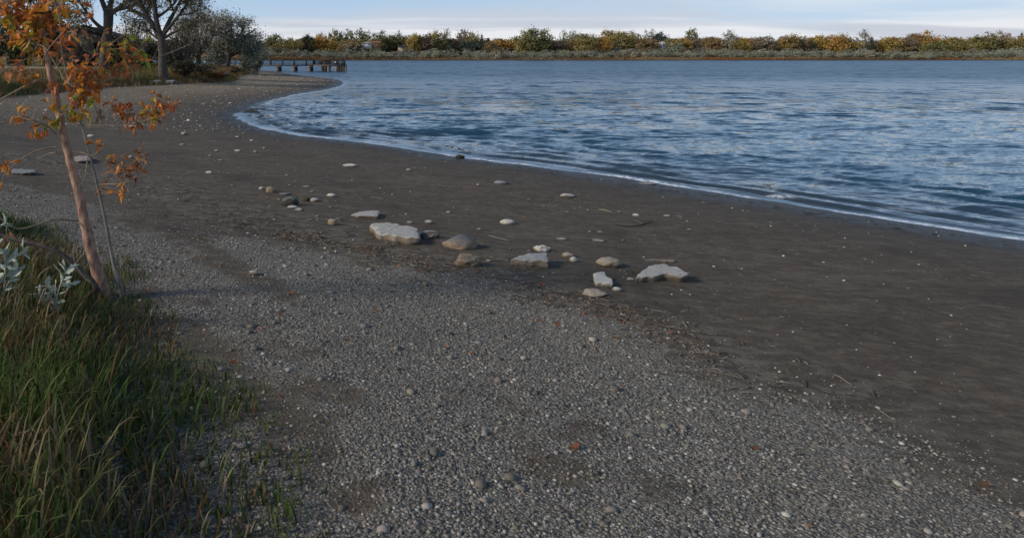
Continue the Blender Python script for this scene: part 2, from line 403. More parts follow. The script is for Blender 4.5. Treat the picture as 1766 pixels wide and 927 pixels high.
def ridge(sp, elong, th, seed):
    c_, s_ = math.cos(th), math.sin(th); Q = np.column_stack([(P[:, 0] * c_ + P[:, 1] * s_) / (sp * elong), (-P[:, 0] * s_ + P[:, 1] * c_) / sp])
    Q += (vnoise(P / sp, .4, seed + 9, 1)[:, None] - .5) * .8
    n = vnoise(Q, 1.0, seed, 1); return (1 - np.abs(2 * n - 1)) ** 1.6 - .4
for q, (sp, el, th, a) in enumerate([(.14, 2.6, .12, .0075), (.17, 2.4, -.3, .0085), (.22, 2.6, .15, .013), (.28, 2.4, -.32, .015), (.42, 3.0, .02, .022), (.50, 2.6, -.25, .022), (.72, 3.4, -.10, .034), (.85, 2.9, .22, .034), (1.4, 3.6, -.05, .036), (2.6, 3.4, .1, .026)]):
    hgt += a * ridge(sp, el, th, 60 + q) * (1 - sstep(.22, .55, cell / sp)) * sstep(.2, 2.2 + sp, d) * (.5 + .5 * sstep(1.5, 6, d)) * (.45 + 1.1 * vnoise(P, .25 / sp ** .5, 90 + q, 1))
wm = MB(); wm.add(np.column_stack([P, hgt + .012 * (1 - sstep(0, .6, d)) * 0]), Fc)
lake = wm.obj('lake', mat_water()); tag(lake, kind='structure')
depth = -terrain(P)
fo = np.exp(-((depth - .008) / .016) ** 2) * (.05 + 1.4 * sstep(.38, .68, vnoise(P, 1.1, 35, 2))) * (1 - .85 * sstep(22, 38, P[:, 1]))  # pale strip where the water thins, foam and painted sky sheen together
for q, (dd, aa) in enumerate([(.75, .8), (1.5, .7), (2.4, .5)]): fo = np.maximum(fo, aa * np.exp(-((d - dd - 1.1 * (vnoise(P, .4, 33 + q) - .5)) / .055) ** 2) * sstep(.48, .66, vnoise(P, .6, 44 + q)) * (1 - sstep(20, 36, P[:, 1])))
float_attr(lake.data, 'foam_sheen', fo)
float_attr(lake.data, 'shallow', (1 - sstep(.2, 6, d)) * .7)
float_attr(lake.data, 'far', sstep(24, 120, P[:, 1]))
float_attr(lake.data, 'chop', sstep(13, 40, P[:, 1]))
float_attr(lake.data, 'edge', 1 - sstep(.1, .9, d))

# ------------------------------------------------------------------ far shore
def far_z(x, y):
    x = np.asarray(x, float); y = np.asarray(y, float)
    y0 = 537 + 6 * np.sin(x / 60) + 3 * np.sin(x / 23 + 1)
    s = y - y0
    return np.interp(s, [-20, 0, 3, 14, 40, 120, 400, 4000], [-1.2, 0, .6, 1.5, 3.2, 7.2, 10, 14]) + 0.25 * np.sin(x / 9) * sstep(5, 20, s)
def mat_far():
    m, nt, b = new_mat('far_bank', .9, .1); co = objco(nt)
    q = N(nt, 'ShaderNodeMapping'); q.inputs['Scale'].default_value = (.03, .12, 1); L(nt, co, q.inputs['Vector'])
    n = noise_n(nt, q.outputs[0], 1, 5, .7)
    r = ramp(nt, [(.25, (.06, .045, .025)), (.42, (.17, .105, .05)), (.52, (.24, .10, .035)), (.62, (.26, .19, .105)), (.8, (.10, .09, .045))]); L(nt, n, r.inputs[0])
    edge = attr(nt, 'edge')
    L(nt, mixc(nt, edge, r.outputs[0], (.045, .035, .025)), b.inputs['Base Color']); return m
xs = np.linspace(-1600, 2600, 600); ys = 515 + np.concatenate([np.linspace(0, 60, 60), np.geomspace(64, 5000, 50)])
Yg, Xg = np.meshgrid(ys, xs, indexing='ij'); Z = far_z(Xg, Yg)
i = np.arange(len(ys) - 1)[:, None] * len(xs); j = np.arange(len(xs) - 1)[None, :]
Fc = np.stack([i + j, i + j + 1, i + len(xs) + j + 1, i + len(xs) + j], -1).reshape(-1, 4)
fm = MB(); fm.add(np.stack([Xg, Yg, Z], -1).reshape(-1, 3), Fc)
fs = fm.obj('far_shore', mat_far()); tag(fs, kind='structure')
float_attr(fs.data, 'edge', 1 - sstep(.3, .9, Z.reshape(-1)))

# ------------------------------------------------------------------ foliage tools
def leaf_quads(C, size, rng, asp=.6, col=None):
    n = len(C); a = rng.normal(size=(n, 3)); a /= np.linalg.norm(a, axis=1)[:, None]
    r = rng.normal(size=(n, 3)); b_ = np.cross(a, r); b_ /= np.linalg.norm(b_, axis=1)[:, None] + 1e-9
    s = (np.asarray(size) * np.ones(n))[:, None] * .5
    V = np.stack([C - a * s, C + b_ * s * asp, C + a * s, C - b_ * s * asp], 1).reshape(-1, 3)
    Fc = np.arange(n * 4).reshape(-1, 4)
    if col is None: col = np.column_stack([rng.random(n), rng.random(n), rng.random(n)])
    return V, Fc, np.repeat(col, 4, 0)
def crown_mesh(seed, n_cl, n_leaf, leaf, lo=.12, sparse=0., cone=False):
    """leaf clumps through a crown of height 1 and width 1"""
    rng = np.random.default_rng(seed); C = []; col = []
    lobes = rng.normal(size=(7, 3)); lobes /= np.linalg.norm(lobes, axis=1)[:, None]; la = rng.uniform(-.35, .45, 7)
    k = 0
    while k < n_cl:
        u = rng.normal(size=3); u /= np.linalg.norm(u); r = rng.random() ** (.33 if not sparse else .42)
        r *= 1 + (np.maximum(0, lobes @ u) ** 4 @ la)
        p = u * r * .5
        zc = lo + (1 - lo) * (p[2] + .5)
        if cone: f = np.clip(1.08 - zc, .05, 1) * 1.1; p[0] *= f; p[1] *= f
        elif zc < .4: p[0] *= .75 + .25 * zc / .4
        rad = rng.uniform(.05, .11) * (1 - .35 * sparse)
        m = max(4, int(n_leaf * rng.uniform(.5, 1.5)))
        q = rng.normal(size=(m, 3)) * rad * [1, 1, .75] + [p[0], p[1], zc]
        C.append(q); br = np.clip(rng.normal(.5, .2), 0, 1); hu = rng.random()
        col.append(np.column_stack([np.clip(br + rng.normal(0, .15, m), 0, 1), np.clip(hu + rng.normal(0, .15, m), 0, 1), rng.random(m)])); k += 1
    C = np.concatenate(C); col = np.concatenate(col)
    V, Fc, cc = leaf_quads(C, rng.uniform(.6, 1.3, len(C)) * leaf, rng, .7, col)
    mb = MB(); mb.add(V, Fc, cc); return mb.mesh('crown', None, False)
def limbs_mesh(seed, n=9, top=.85, r0=.028, lo=.2):
    rng = np.random.default_rng(seed); mb = MB()
    tp = np.array([[0, 0, -.02], [.01, 0, lo], [rng.normal(0, .03), rng.normal(0, .03), .5], [rng.normal(0, .04), 0, top]])
    mb.tube(tp, [r0, r0 * .8, r0 * .5, r0 * .12], 6)
    for q in range(n):
        t = rng.uniform(lo, .7); p0 = np.array([np.interp(t, tp[:, 2], tp[:, 0]), np.interp(t, tp[:, 2], tp[:, 1]), t])
        a = q * 2.4 + rng.random(); ln = rng.uniform(.2, .42); up = rng.uniform(.2, .42)
        p2 = p0 + [math.cos(a) * ln, math.sin(a) * ln, up]; p1 = (p0 + p2) / 2 + [math.cos(a) * .04, math.sin(a) * .04, -.03]
        mb.tube([p0, p1, p2], [r0 * .45, r0 * .3, r0 * .06], 4)
        for s in range(3):
            t2 = rng.uniform(.3, .9); m0 = p0 + (p2 - p0) * t2; a2 = a + rng.normal(0, .9)
            mb.tube([m0, m0 + [math.cos(a2) * .12, math.sin(a2) * .12, .14]], [r0 * .2, r0 * .04], 3)
    return mb.mesh('trunk')
CRLOW = [crown_mesh(s, 110, 13, .11, .02) for s in (1, 2, 3, 4)]
CR = {'round': [crown_mesh(s, 130, 38, .062, .02) for s in (1, 2, 3, 4, 6, 8)], 'sparse': [crown_mesh(s, 84, 13, .075, .24, 1) for s in (11, 12, 13)],
      'bare': [crown_mesh(s, 70, 11, .06, .28, 1) for s in (21, 22)], 'cone': [crown_mesh(s, 70, 12, .085, .03, 0, True) for s in (31, 32)],
      'shrub': [crown_mesh(s, 60, 26, .075, .0) for s in (41, 42, 43, 44, 45)]}
TR = [limbs_mesh(s) for s in (1, 2, 3)]; TRS = [limbs_mesh(s, 16, .93, .022) for s in (5, 6)]
C_GREEN = ((.080, .080, .032), (.15, .14, .055)); C_DARK = ((.022, .028, .020), (.042, .050, .032)); C_OLIVE = ((.110, .095, .036), (.20, .165, .062))
C_GOLD = ((.16, .118, .036), (.26, .185, .055)); C_ORANGE = ((.20, .115, .036), (.32, .195, .055)); C_RUST = ((.125, .088, .046), (.20, .140, .068))
C_BROWN = ((.105, .084, .060), (.165, .130, .09)); C_GREY = ((.11, .10, .078), (.17, .16, .125)); C_BLUE = ((.028, .036, .033), (.05, .062, .05))
C_SILVER = ((.125, .132, .102), (.23, .235, .185)); C_SAGE = ((.10, .112, .080), (.19, .20, .145)); C_PALE = ((.17, .16, .11), (.28, .26, .19))
def set_mat(o, m):
    o.data = o.data
    if len(o.data.materials) == 0: o.data.materials.append(m)
    o.material_slots[0].link = 'OBJECT'; o.material_slots[0].material = m
rf = random.Random(7)
def far_tree(px, top, w, kind, cols, label, s=None, group=None):
    top = 62 + (top - 62) * 1.35
    Yd = 537 + (s if s is not None else rf.uniform(45, 85)); X = (px - CX) / F * Yd
    z0 = float(far_z(X, Yd)); zt = H + (CY - top) / F * Yd; h = zt - z0; wm_ = w / F * Yd * (1.55 if kind in ('round',) else 1.35)
    t = empty('autumn_tree' if cols not in (C_DARK, C_BLUE) else 'evergreen_tree', (X, Yd, z0), label, 'tree', group, rf.uniform(0, 6.28), (wm_, wm_, h))
    c = link('crown', rf.choice(CR[kind]), None, t); set_mat(c, leaf_mat(*cols))
    k = link('trunk', rf.choice(TRS if kind in ('sparse', 'bare') else TR), None, t); set_mat(k, BARK_GREY if kind in ('sparse', 'bare') else BARK)
    return t
FAR = [
 (472, 60, 20, 'round', C_GREEN, 'dark green round tree at the left end of the far wood'),
 (480, 73, 22, 'round', C_RUST, 'rusty tan bushy tree in front of the leftmost green tree on the far shore'),
 (501, 66, 22, 'round', C_OLIVE, 'olive gold broad tree above the middle of the pier walkway'),
 (517, 69, 17, 'round', C_RUST, 'low russet tree left of the dark pointed evergreen above the pier'),
 (530, 62, 16, 'round', C_DARK, 'dark round evergreen standing up behind the orange trees above the pier'),
 (552, 64, 31, 'round', C_ORANGE, 'bright orange wide tree above the pier head'),
 (553, 58, 20, 'sparse', C_OLIVE, 'thin olive tree rising behind the bright orange tree above the pier'),
 (578, 54, 21, 'sparse', C_GREEN, 'left one of two tall thin twin trees above the pier end'),
 (599, 54, 21, 'sparse', C_GREEN, 'right one of two tall thin twin trees above the pier end'),
 (576, 68, 28, 'round', C_GOLD, 'gold and olive broad tree below the tall thin twins'),
 (603, 68, 26, 'round', C_RUST, 'russet orange broad tree left of the white house'),
 (627, 53, 24, 'sparse', C_GREEN, 'tall airy tree with rounded top behind the white house'),
 (655, 60, 22, 'round', C_GREEN, 'mid green tree behind the orange brick house'),
 (661, 69, 15, 'round', C_DARK, 'dark squat evergreen at the right end of the brick house'),
 (683, 63, 30, 'round', C_GREEN, 'wide green tree behind the small dark roofed house'),
 (699, 69, 18, 'round', C_DARK, 'dark evergreen beside the small dark roofed house'),
 (687, 56, 11, 'bare', C_GREY, 'small bare tree peeping over the wide green tree'),
 (715, 61, 17, 'round', C_GOLD, 'narrow gold tree right of the small dark roofed house'),
 (732, 62, 24, 'round', C_BROWN, 'brown thin leaved tree between the gold tree and the olive gold tree'),
 (751, 58, 19, 'round', C_OLIVE, 'olive gold tall tree left of a bare treetop in the far wood'),
 (769, 54, 15, 'bare', C_BROWN, 'pale bare treetop right of the olive gold tall tree'),
 (763, 65, 26, 'round', C_RUST, 'orange brown tree under the pale bare treetop'),
 (775, 65, 13, 'cone', C_DARK, 'dark narrow evergreen right of the orange brown tree'),
 (801, 53, 22, 'sparse', C_BROWN, 'tall brown thin tree with rounded crown in mid far wood'),
 (792, 66, 20, 'round', C_BROWN, 'brown tree at the foot of the tall brown thin tree'),
 (816, 61, 17, 'round', C_OLIVE, 'yellow green tree behind the wide dark evergreen'),
 (813, 69, 28, 'round', C_BLUE, 'wide dark evergreen above the long low tan house'),
 (831, 62, 10, 'cone', C_DARK, 'left one of two dark pointed treetops left of the big orange tree'),
 (841, 64, 10, 'cone', C_DARK, 'right one of two dark pointed treetops left of the big orange tree'),
 (845, 69, 18, 'round', C_RUST, 'brown orange tree left of the big orange tree'),
 (864, 66, 34, 'round', C_ORANGE, 'big bright orange tree in the middle of the far shore'),
 (864, 64, 7, 'cone', C_DARK, 'small dark pointed top showing over the big orange tree'),
 (888, 62, 15, 'sparse', C_GREEN, 'thin green tree right of the big orange tree'),
 (906, 60, 22, 'round', C_OLIVE, 'yellow green tree left of the tall full green tree'),
 (924, 55, 26, 'round', C_GREEN, 'tall full green tree, highest of the far wood right of centre'),
 (939, 64, 14, 'round', C_DARK, 'dark evergreen at the right side of the tall full green tree'),
 (953, 68, 26, 'round', C_BROWN, 'grey brown tree right of the dark evergreen by the tall green tree'),
 (977, 54, 20, 'bare', C_GREEN, 'tall nearly bare tree with forked crown right of centre'),
 (991, 56, 13, 'bare', C_GREEN, 'slim nearly bare tree beside the tall forked one'),
 (994, 64, 20, 'round', C_RUST, 'russet tree below the slim nearly bare tree'),
 (1010, 61, 22, 'round', C_OLIVE, 'olive brown tree in the long rounded clump right of the bare trees'),
 (1026, 66, 20, 'round', C_BROWN, 'brown tree sloping down at the gap in the far wood'),
 (1041, 65, 18, 'round', C_ORANGE, 'small orange tree just right of the gap in the far wood'),
 (1054, 57, 22, 'round', C_GOLD, 'tall yellow olive tree right of the small orange tree'),
 (1076, 58, 22, 'round', C_OLIVE, 'olive tree in the middle of the tall right hand clump'),
 (1093, 60, 18, 'round', C_OLIVE, 'olive tree at the right end of the tall right hand clump'),
 (1068, 68, 20, 'round', C_GREY, 'grey leafless bushy tree before the tall right hand clump'),
 (1089, 69, 22, 'round', C_ORANGE, 'orange tree before the right hand olive clump'),
 (1114, 65, 26, 'round', C_RUST, 'russet tree left of the dark blue green evergreen'),
 (1121, 53, 19, 'bare', C_GREEN, 'tall thin bare crowned tree behind the russet tree on the right'),
 (1138, 58, 21, 'round', C_BLUE, 'dark blue green evergreen with a white gable below it'),
 (1157, 66, 22, 'round', C_OLIVE, 'olive orange tree right of the dark blue green evergreen'),
 (1176, 65, 17, 'round', C_ORANGE, 'small orange tree left of the last tall thin tree'),
 (1192, 52, 19, 'sparse', C_GREEN, 'last tall thin tree at the right end of the photographed wood'),
 (1193, 67, 22, 'round', C_BROWN, 'brown tree under the last tall thin tree'),
]
for t in FAR:
    far_tree(*t, s=(95 if t[3] in ('sparse', 'bare') else None))
opts = [('round', C_OLIVE, 'olive'), ('round', C_GOLD, 'gold'), ('bare', C_GREY, 'bare grey'), ('round', C_RUST, 'russet'), ('round', C_BROWN, 'brown'), ('round', C_GREEN, 'green'), ('sparse', C_GREEN, 'thin leaved green'), ('round', C_ORANGE, 'orange'), ('cone', C_DARK, 'dark pointed')]
x = 1208
while x < 1800:
    k, c, nm = rf.choice(opts)
    far_tree(x, rf.uniform(53, 59) if k in ('sparse', 'bare') else rf.uniform(59, 70), rf.uniform(17, 28) * (.5 if k == 'cone' else 1), k, c, nm + ' tree past the last tall thin tree of the far wood', group=nm + ' trees on the far right shore')
    x += rf.uniform(10, 19)
# the wood behind that reads as one mass
fw = MB(); rng = np.random.default_rng(3)
for q in range(300):
    X = rng.uniform(-330, 640); Yd = 537 + rng.uniform(80, 170); z0 = float(far_z(X, Yd)); hh = rng.uniform(7, 13); ww = rng.uniform(11, 19)
    src = CRLOW[q % 4]; n = len(src.vertices)
    co = np.empty(n * 3, np.float32); src.vertices.foreach_get('co', co); co = co.reshape(-1, 3) * [ww, ww, hh] + [X, Yd, z0]
    cc = np.empty(n * 4, np.float32); src.attributes['col'].data.foreach_get('color', cc); cc = cc.reshape(-1, 4)[:, :3]
    base = np.array([C_OLIVE, C_RUST, C_BROWN, C_BROWN, C_GREEN, C_GREEN][rng.integers(6)])
    colr = base[0] + (base[1] - base[0]) * cc[:, 1:2]; colr = (colr * .8 + colr.mean(1)[:, None] * .2) * (.5 + cc[:, :1]) * 1.25
    fw.add(co, np.arange(n).reshape(-1, 4), colr)
tag(fw.obj('far_wood', mat_col('far_wood_leaves', .9, .1, .5), None, False), 'mixed brown and olive woodland behind the far shore trees', 'woodland', kind='stuff')
# silver shrubs along the far bank
SH = [(C_SILVER, 'silver grey'), (C_SAGE, 'sage green'), (C_PALE, 'pale straw green'), (C_GREY, 'grey brown')]
x = 440
while x < 1790:
    c, nm = rf.choices(SH, (4, 4, 2, 2))[0]; w = rf.uniform(9, 17); s = rf.uniform(12, 26)
    Yd = 537 + s; X = (x - CX) / F * Yd; z0 = float(far_z(X, Yd)); h = rf.uniform(3.6, 6.4)
    o = link('shrub', rf.choice(CR['shrub']), None); set_mat(o, leaf_mat(*c)); o.location = (X, Yd, z0 - .2); o.scale = (w / F * Yd * 1.1,) * 2 + (h,); o.rotation_euler.z = rf.uniform(0, 6)
    tag(o, nm + ' shrub in the low front row along the far bank', 'shrub', nm + ' shrubs along the far bank'); x += w * rf.uniform(.55, .95)
x = 445
while x < 1790:
    c, nm = rf.choices(SH, (3, 3, 1, 3))[0]; w = rf.uniform(12, 22); s = rf.uniform(30, 44)
    Yd = 537 + s; X = (x - CX) / F * Yd; z0 = float(far_z(X, Yd)); h = rf.uniform(4.4, 7.2)
    o = link('shrub', rf.choice(CR['shrub']), None); set_mat(o, leaf_mat(*c)); o.location = (X, Yd, z0 - .2); o.scale = (w / F * Yd * 1.1,) * 2 + (h,); o.rotation_euler.z = rf.uniform(0, 6)
    tag(o, nm + ' taller shrub in the second row behind the far bank shrubs', 'shrub', nm + ' taller shrubs of the second row'); x += w * rf.uniform(.7, 1.2)
for px, top, w, c, lab in [(613, 77, 34, C_SILVER, 'large silver leaved bush before the white house'), (1165, 74, 24, C_SAGE, 'large sage green bush right of the white gable'), (1126, 84, 17, C_PALE, 'pale straw coloured bush near the sandy edge of the far bank'),
                           (645, 83, 20, C_SAGE, 'sage green bush below the brick house'), (1090, 84, 24, C_SILVER, 'silver bush in the middle of the right far bank')]:
    Yd = 537 + 44; X = (px - CX) / F * Yd; z0 = float(far_z(X, Yd)); h = H + (CY - top) / F * Yd - z0
    o = link('bush', rf.choice(CR['shrub']), None); set_mat(o, leaf_mat(*c)); o.location = (X, Yd, z0); o.scale = (w / F * Yd * 1.1,) * 2 + (h,); tag(o, lab, 'bush')
# reeds and dry grass at the far waterline
rd = MB(); n = 26000; X = rng.uniform(-230, 560, n); Yd = 537 + 6 * np.sin(X / 60) + 3 * np.sin(X / 23 + 1) + rng.uniform(1, 15, n); z0 = far_z(X, Yd)
hh = rng.uniform(.5, 1.3, n) * (.4 + 1.2 * vnoise(np.column_stack([X, Yd]), .05, 3)); a = rng.uniform(0, PI, n); ww = .22
V = np.stack([np.column_stack([X - ww * np.cos(a), Yd - ww * np.sin(a), z0 - .1]), np.column_stack([X + ww * np.cos(a), Yd + ww * np.sin(a), z0 - .1]), np.column_stack([X + rng.normal(0, .15, n), Yd, z0 + hh])], 1).reshape(-1, 3)
hu = vnoise(np.column_stack([X, Yd * 3]), .02, 8, 3)[:, None]
pal = np.where(hu < .42, [[.22, .15, .075]], np.where(hu < .56, [[.20, .085, .032]], [[.11, .075, .035]])) * rng.uniform(.6, 1.3, (n, 1))
rd.add(V, np.arange(n * 3).reshape(-1, 3), np.repeat(pal, 3, 0))
tag(rd.obj('dry_grass', mat_col('dry_grass_far', .9, .1), None, False), 'tan and rust coloured dry grass along the far waterline', 'grass', kind='stuff')
# sandy patch of the far bank
# houses
ROOFD = plain('dark_roof', (.03, .028, .028), (.06, .055, .05), .8, 2); WHITE = plain('white_siding', (.55, .54, .52), (.72, .71, .69), .7, 1); BRICK = plain('orange_brick', (.30, .15, .08), (.42, .24, .13), .85, 2)
TANW = plain('tan_siding', (.28, .21, .14), (.38, .30, .21), .85, 1); GLASS = plain('window_glass', (.02, .025, .03), (.04, .045, .05), .15, 1, None, 0, .5); PALER = plain('pale_roof', (.38, .36, .34), (.5, .48, .45), .8, 1)
def house(px, py, w, hpx, rh, s, wall, roof, label, ridge_x=True):
    Yd = 537 + s; X = (px - CX) / F * Yd; zb = H + (CY - py) / F * Yd; W = w / F * Yd; hw = hpx / F * Yd; R = rh / F * Yd; D = 8.0
    t = empty('house', (X, Yd, zb), label, 'house')
    mb = MB(); mb.box((0, 0, hw / 2 - 1.5), (W, D, hw + 3)); mb.obj('wall', wall, t, False)
    r = MB(); e = .5
    if ridge_x: V = [(-W / 2 - e, -D / 2 - e, hw), (W / 2 + e, -D / 2 - e, hw), (W / 2 + e, D / 2 + e, hw), (-W / 2 - e, D / 2 + e, hw), (-W / 2 - e, 0, hw + R), (W / 2 + e, 0, hw + R)]; Q = [(0, 1, 5, 4), (2, 3, 4, 5)]; T3 = [(0, 4, 3), (1, 2, 5)]
    else: V = [(-W / 2 - e, -D / 2 - e, hw), (W / 2 + e, -D / 2 - e, hw), (W / 2 + e, D / 2 + e, hw), (-W / 2 - e, D / 2 + e, hw), (0, -D / 2 - e, hw + R), (0, D / 2 + e, hw + R)]; Q = [(1, 2, 5, 4), (3, 0, 4, 5)]; T3 = [(0, 1, 4), (2, 3, 5)]
    r.add(V, Q); r.add(V, T3); ro = r.obj('roof', roof, t, False)
    c = MB(); c.box((W * .22, .5, hw + R * .8), (.8, .8, 1.6)); c.obj('chimney', BRICK, ro, False)
    n = max(1, int(W / 4))
    for q in range(n):
        m = MB(); m.box((-W / 2 + (q + .5) * W / n, -D / 2 - .03, hw * .55), (1.3, .1, min(1.3, hw * .5))); m.obj('window', GLASS, t, False)
    return t
house(632, 78, 17, 3.4, 3.2, 48, WHITE, PALER, 'white house with pale roof on the far shore, left of the orange brick one', False)
house(647, 78, 16, 4.6, 2.6, 49, BRICK, plain('rust_roof', (.25, .12, .07), (.33, .17, .10), .8, 1), 'orange brick house with white lower wall on the far shore')
house(694, 86, 14, 5, 3.2, 46, TANW, ROOFD, 'small tan house under a dark roof on the far shore')
house(808, 87, 18, 3.0, 1.4, 55, TANW, PALER, 'long low tan house below the wide dark evergreen')
house(1141, 82, 5, 7, 3, 52, WHITE, WHITE, 'narrow white gabled house under the blue green evergreen', False)

# ------------------------------------------------------------------ pier
DECK = plain('dark_deck_timber', (.10, .082, .068), (.20, .17, .14), .85, 3, (1, 8, 8), .01)
PD_ = 141.0
def pz(py): return H - (py - CY) / F * PD_
def pxx(px): return (px - CX) / F * PD_
IRON = plain('dark_railing', (.030, .022, .018), (.06, .046, .038), .7, 3); CONC = plain('pier_concrete', (.12, .106, .09), (.25, .225, .19), .9, 2)
PILED = plain('dark_pile', (.03, .026, .022), (.08, .07, .06), .9, 3)
pr = empty('pier', (pxx(500), PD_, 0), 'wooden fishing pier with railings on concrete supports reaching into the lake', 'pier')
ox, oy = pxx(500), PD_
dz = pz(111.5)
def pl(name, mb, mat, par=None): return mb.obj(name, mat, par or pr, False)
mb = MB(); x0, x1 = pxx(385) - ox, pxx(546) - ox
mb.box(((x0 + x1) / 2, 0, dz - .12), (x1 - x0, 2.2, .22)); pl('walkway_deck', mb, DECK)
hx0, hx1 = pxx(541) - ox, pxx(597) - ox
mb = MB(); mb.box(((hx0 + hx1) / 2, 1.2, dz - .10), (hx1 - hx0, 7.0, .24)); pl('head_deck', mb, DECK)
for q in (470, 481, 509, 536):
    mb = MB()
    if q > 470:
        cx = pxx(q) - ox
        for s in (-.75, .75):
            mb.box((cx - .25, s, dz / 2 - .9), (.72, .6, dz + 1.15)); 
        mb.box((cx, 0, dz - .33), (1.0, 2.3, .20)); pl('support', mb, CONC)
        m2 = MB(); m2.box((cx + .32, -.55, dz / 2 - 1.0), (.42, .4, dz + 1.0)); m2.box((cx + .32, .75, dz / 2 - 1.0), (.32, .3, dz + 1.0)); pl('pile', m2, PILED)
for q, m_ in ((557, PILED), (561.5, PILED), (567, CONC), (580, CONC), (584, PILED), (588, PILED), (592.5, PILED), (596, CONC)):
    cx = pxx(q) - ox; 
    for s in (-2.0, 1.2, 4.3):
        mb = MB(); mb.box((cx, s, dz / 2 - .85), (.52, .5, dz + 1.3)); pl('pile', mb, m_)
for q in (563, 588):
    mb = MB(); mb.box((pxx(q) - ox, 1.2, dz - .35), (1.9, 6.6, .25)); pl('cap_beam', mb, CONC)
rh = pz(103.3) - dz
def railing(a, b_, name='railing', step=.26):
    a = np.array(a, float); b_ = np.array(b_, float); Ln = np.linalg.norm(b_ - a); mb = MB(); n = int(Ln / step)
    ang = math.atan2(b_[1] - a[1], b_[0] - a[0]); c = (a + b_) / 2
    mb.box((c[0], c[1], dz + rh), (Ln, .12, .09), ang); mb.box((c[0], c[1], dz + .16), (Ln, .05, .05), ang)
    for k in range(n + 1):
        p = a + (b_ - a) * k / n; mb.box((p[0], p[1], dz + rh / 2), (.04, .04, rh), ang)
    for k in range(0, int(Ln / 2.4) + 1):
        p = a + (b_ - a) * min(1, k * 2.4 / Ln); mb.box((p[0], p[1], dz + rh / 2), (.15, .15, rh + .06), ang)
    o = pl(name, mb, IRON); return o
railing((x0, -1.02), (hx0, -1.02)); railing((x0, 1.02), (hx0, 1.02))
railing((hx0, -2.2), (hx1 - .2, -2.2), step=.075); railing((hx0, 4.6), (hx1 - .2, 4.6), step=.075); railing((hx1 - .2, -2.2), (hx1 - .2, 4.6), step=.075); railing((hx0 + .05, -2.2), (hx0 + .05, -1.1), step=.075); railing((hx0 + .05, 1.1), (hx0 + .05, 4.6), step=.075)
mb = MB(); cxb = (hx0 + hx1) / 2; mb.box((cxb - 1, 1.6, dz + .45), (2.4, .5, .08)); mb.box((cxb - 1, 1.9, dz + .75), (2.4, .07, .4)); mb.box((cxb - 2, 1.6, dz + .22), (.12, .45, .44)); mb.box((cxb, 1.6, dz + .22), (.12, .45, .44)); tag(mb.obj('bench', IRON, None, False), 'dark bench standing on the pier head behind the railing', 'bench').location = (ox, oy, 0)
mb = MB(); mb.box((pxx(579), PD_ - 2.28, pz(107)), (.26, .03, .34)); tag(mb.obj('notice', WHITE, None, False), 'small white notice fixed to the railing of the pier head', 'notice')

# ------------------------------------------------------------------ branching trees on the near left shore
def grow(mb, tips, p, dr, ln, r, lev, rng, up=.15, kids=(3, 5), spread=.75, wig=.16, minr=.006, sides=(8, 6, 5, 4, 3, 3, 3)):
    n = max(4, int(5 - lev * .3)); pts = [np.array(p, float)]; dr = np.array(dr, float); dr /= np.linalg.norm(dr)
    for k in range(n):
        dr = dr + rng.normal(0, wig, 3) + [0, 0, up * .25]; dr /= np.linalg.norm(dr); pts.append(pts[-1] + dr * ln / n)
    pts = np.array(pts); rad = np.linspace(r, max(r * .42, minr), n + 1)
    mb.tube(pts, rad, sides[min(lev, 6)])
    branch_off(mb, tips, pts, rad, ln, lev, rng, up, kids, spread, wig, minr)
def branch_off(mb, tips, pts, rad, ln, lev, rng, up, kids, spread, wig, minr, maxlev=4, t0=.3):
    if lev >= maxlev: tips.append(pts); return
    n = len(pts) - 1
    for k in range(rng.integers(kids[0], kids[1] + 1)):
        t = t0 + (1 - t0) * (k + rng.random()) / kids[1] if lev < 3 else rng.uniform(.15, 1)
        t = min(t, .999); i0 = int(t * n); f = t * n - i0; p = pts[i0] * (1 - f) + pts[i0 + 1] * f; r = rad[i0] * (1 - f) + rad[i0 + 1] * f
        T = pts[i0 + 1] - pts[i0]; T /= np.linalg.norm(T) + 1e-9; v = rng.normal(size=3); v -= T * (v @ T); v /= np.linalg.norm(v)
        grow_l(mb, tips, p, T * (1 - spread * .4) + v * spread, ln * rng.uniform(.42, .72), r * rng.uniform(.42, .65), lev + 1, rng, up, kids, spread, wig, minr, maxlev)
def grow_l(mb, tips, p, dr, ln, r, lev, rng, up, kids, spread, wig, minr, maxlev):
    n = 4; pts = [np.array(p, float)]; dr = np.array(dr, float); dr /= np.linalg.norm(dr)
    for k in range(n):
        dr = dr + rng.normal(0, wig, 3) + [0, 0, up * .25]; dr /= np.linalg.norm(dr); pts.append(pts[-1] + dr * ln / n)
    pts = np.array(pts); rad = np.linspace(r, max(r * .4, minr), n + 1)
    mb.tube(pts, rad, (8, 6, 5, 4, 3, 3, 3)[min(lev, 6)])
    branch_off(mb, tips, pts, rad, ln, lev, rng, up, kids, spread, wig, minr, maxlev)
def smooth_line(P, n=16):
    P = np.array(P, float)
    for _ in range(2):
        A = P[:-1] * .75 + P[1:] * .25; B = P[:-1] * .25 + P[1:] * .75; P = np.concatenate([P[:1], np.stack([A, B], 1).reshape(-1, P.shape[1]), P[-1:]])
    return P
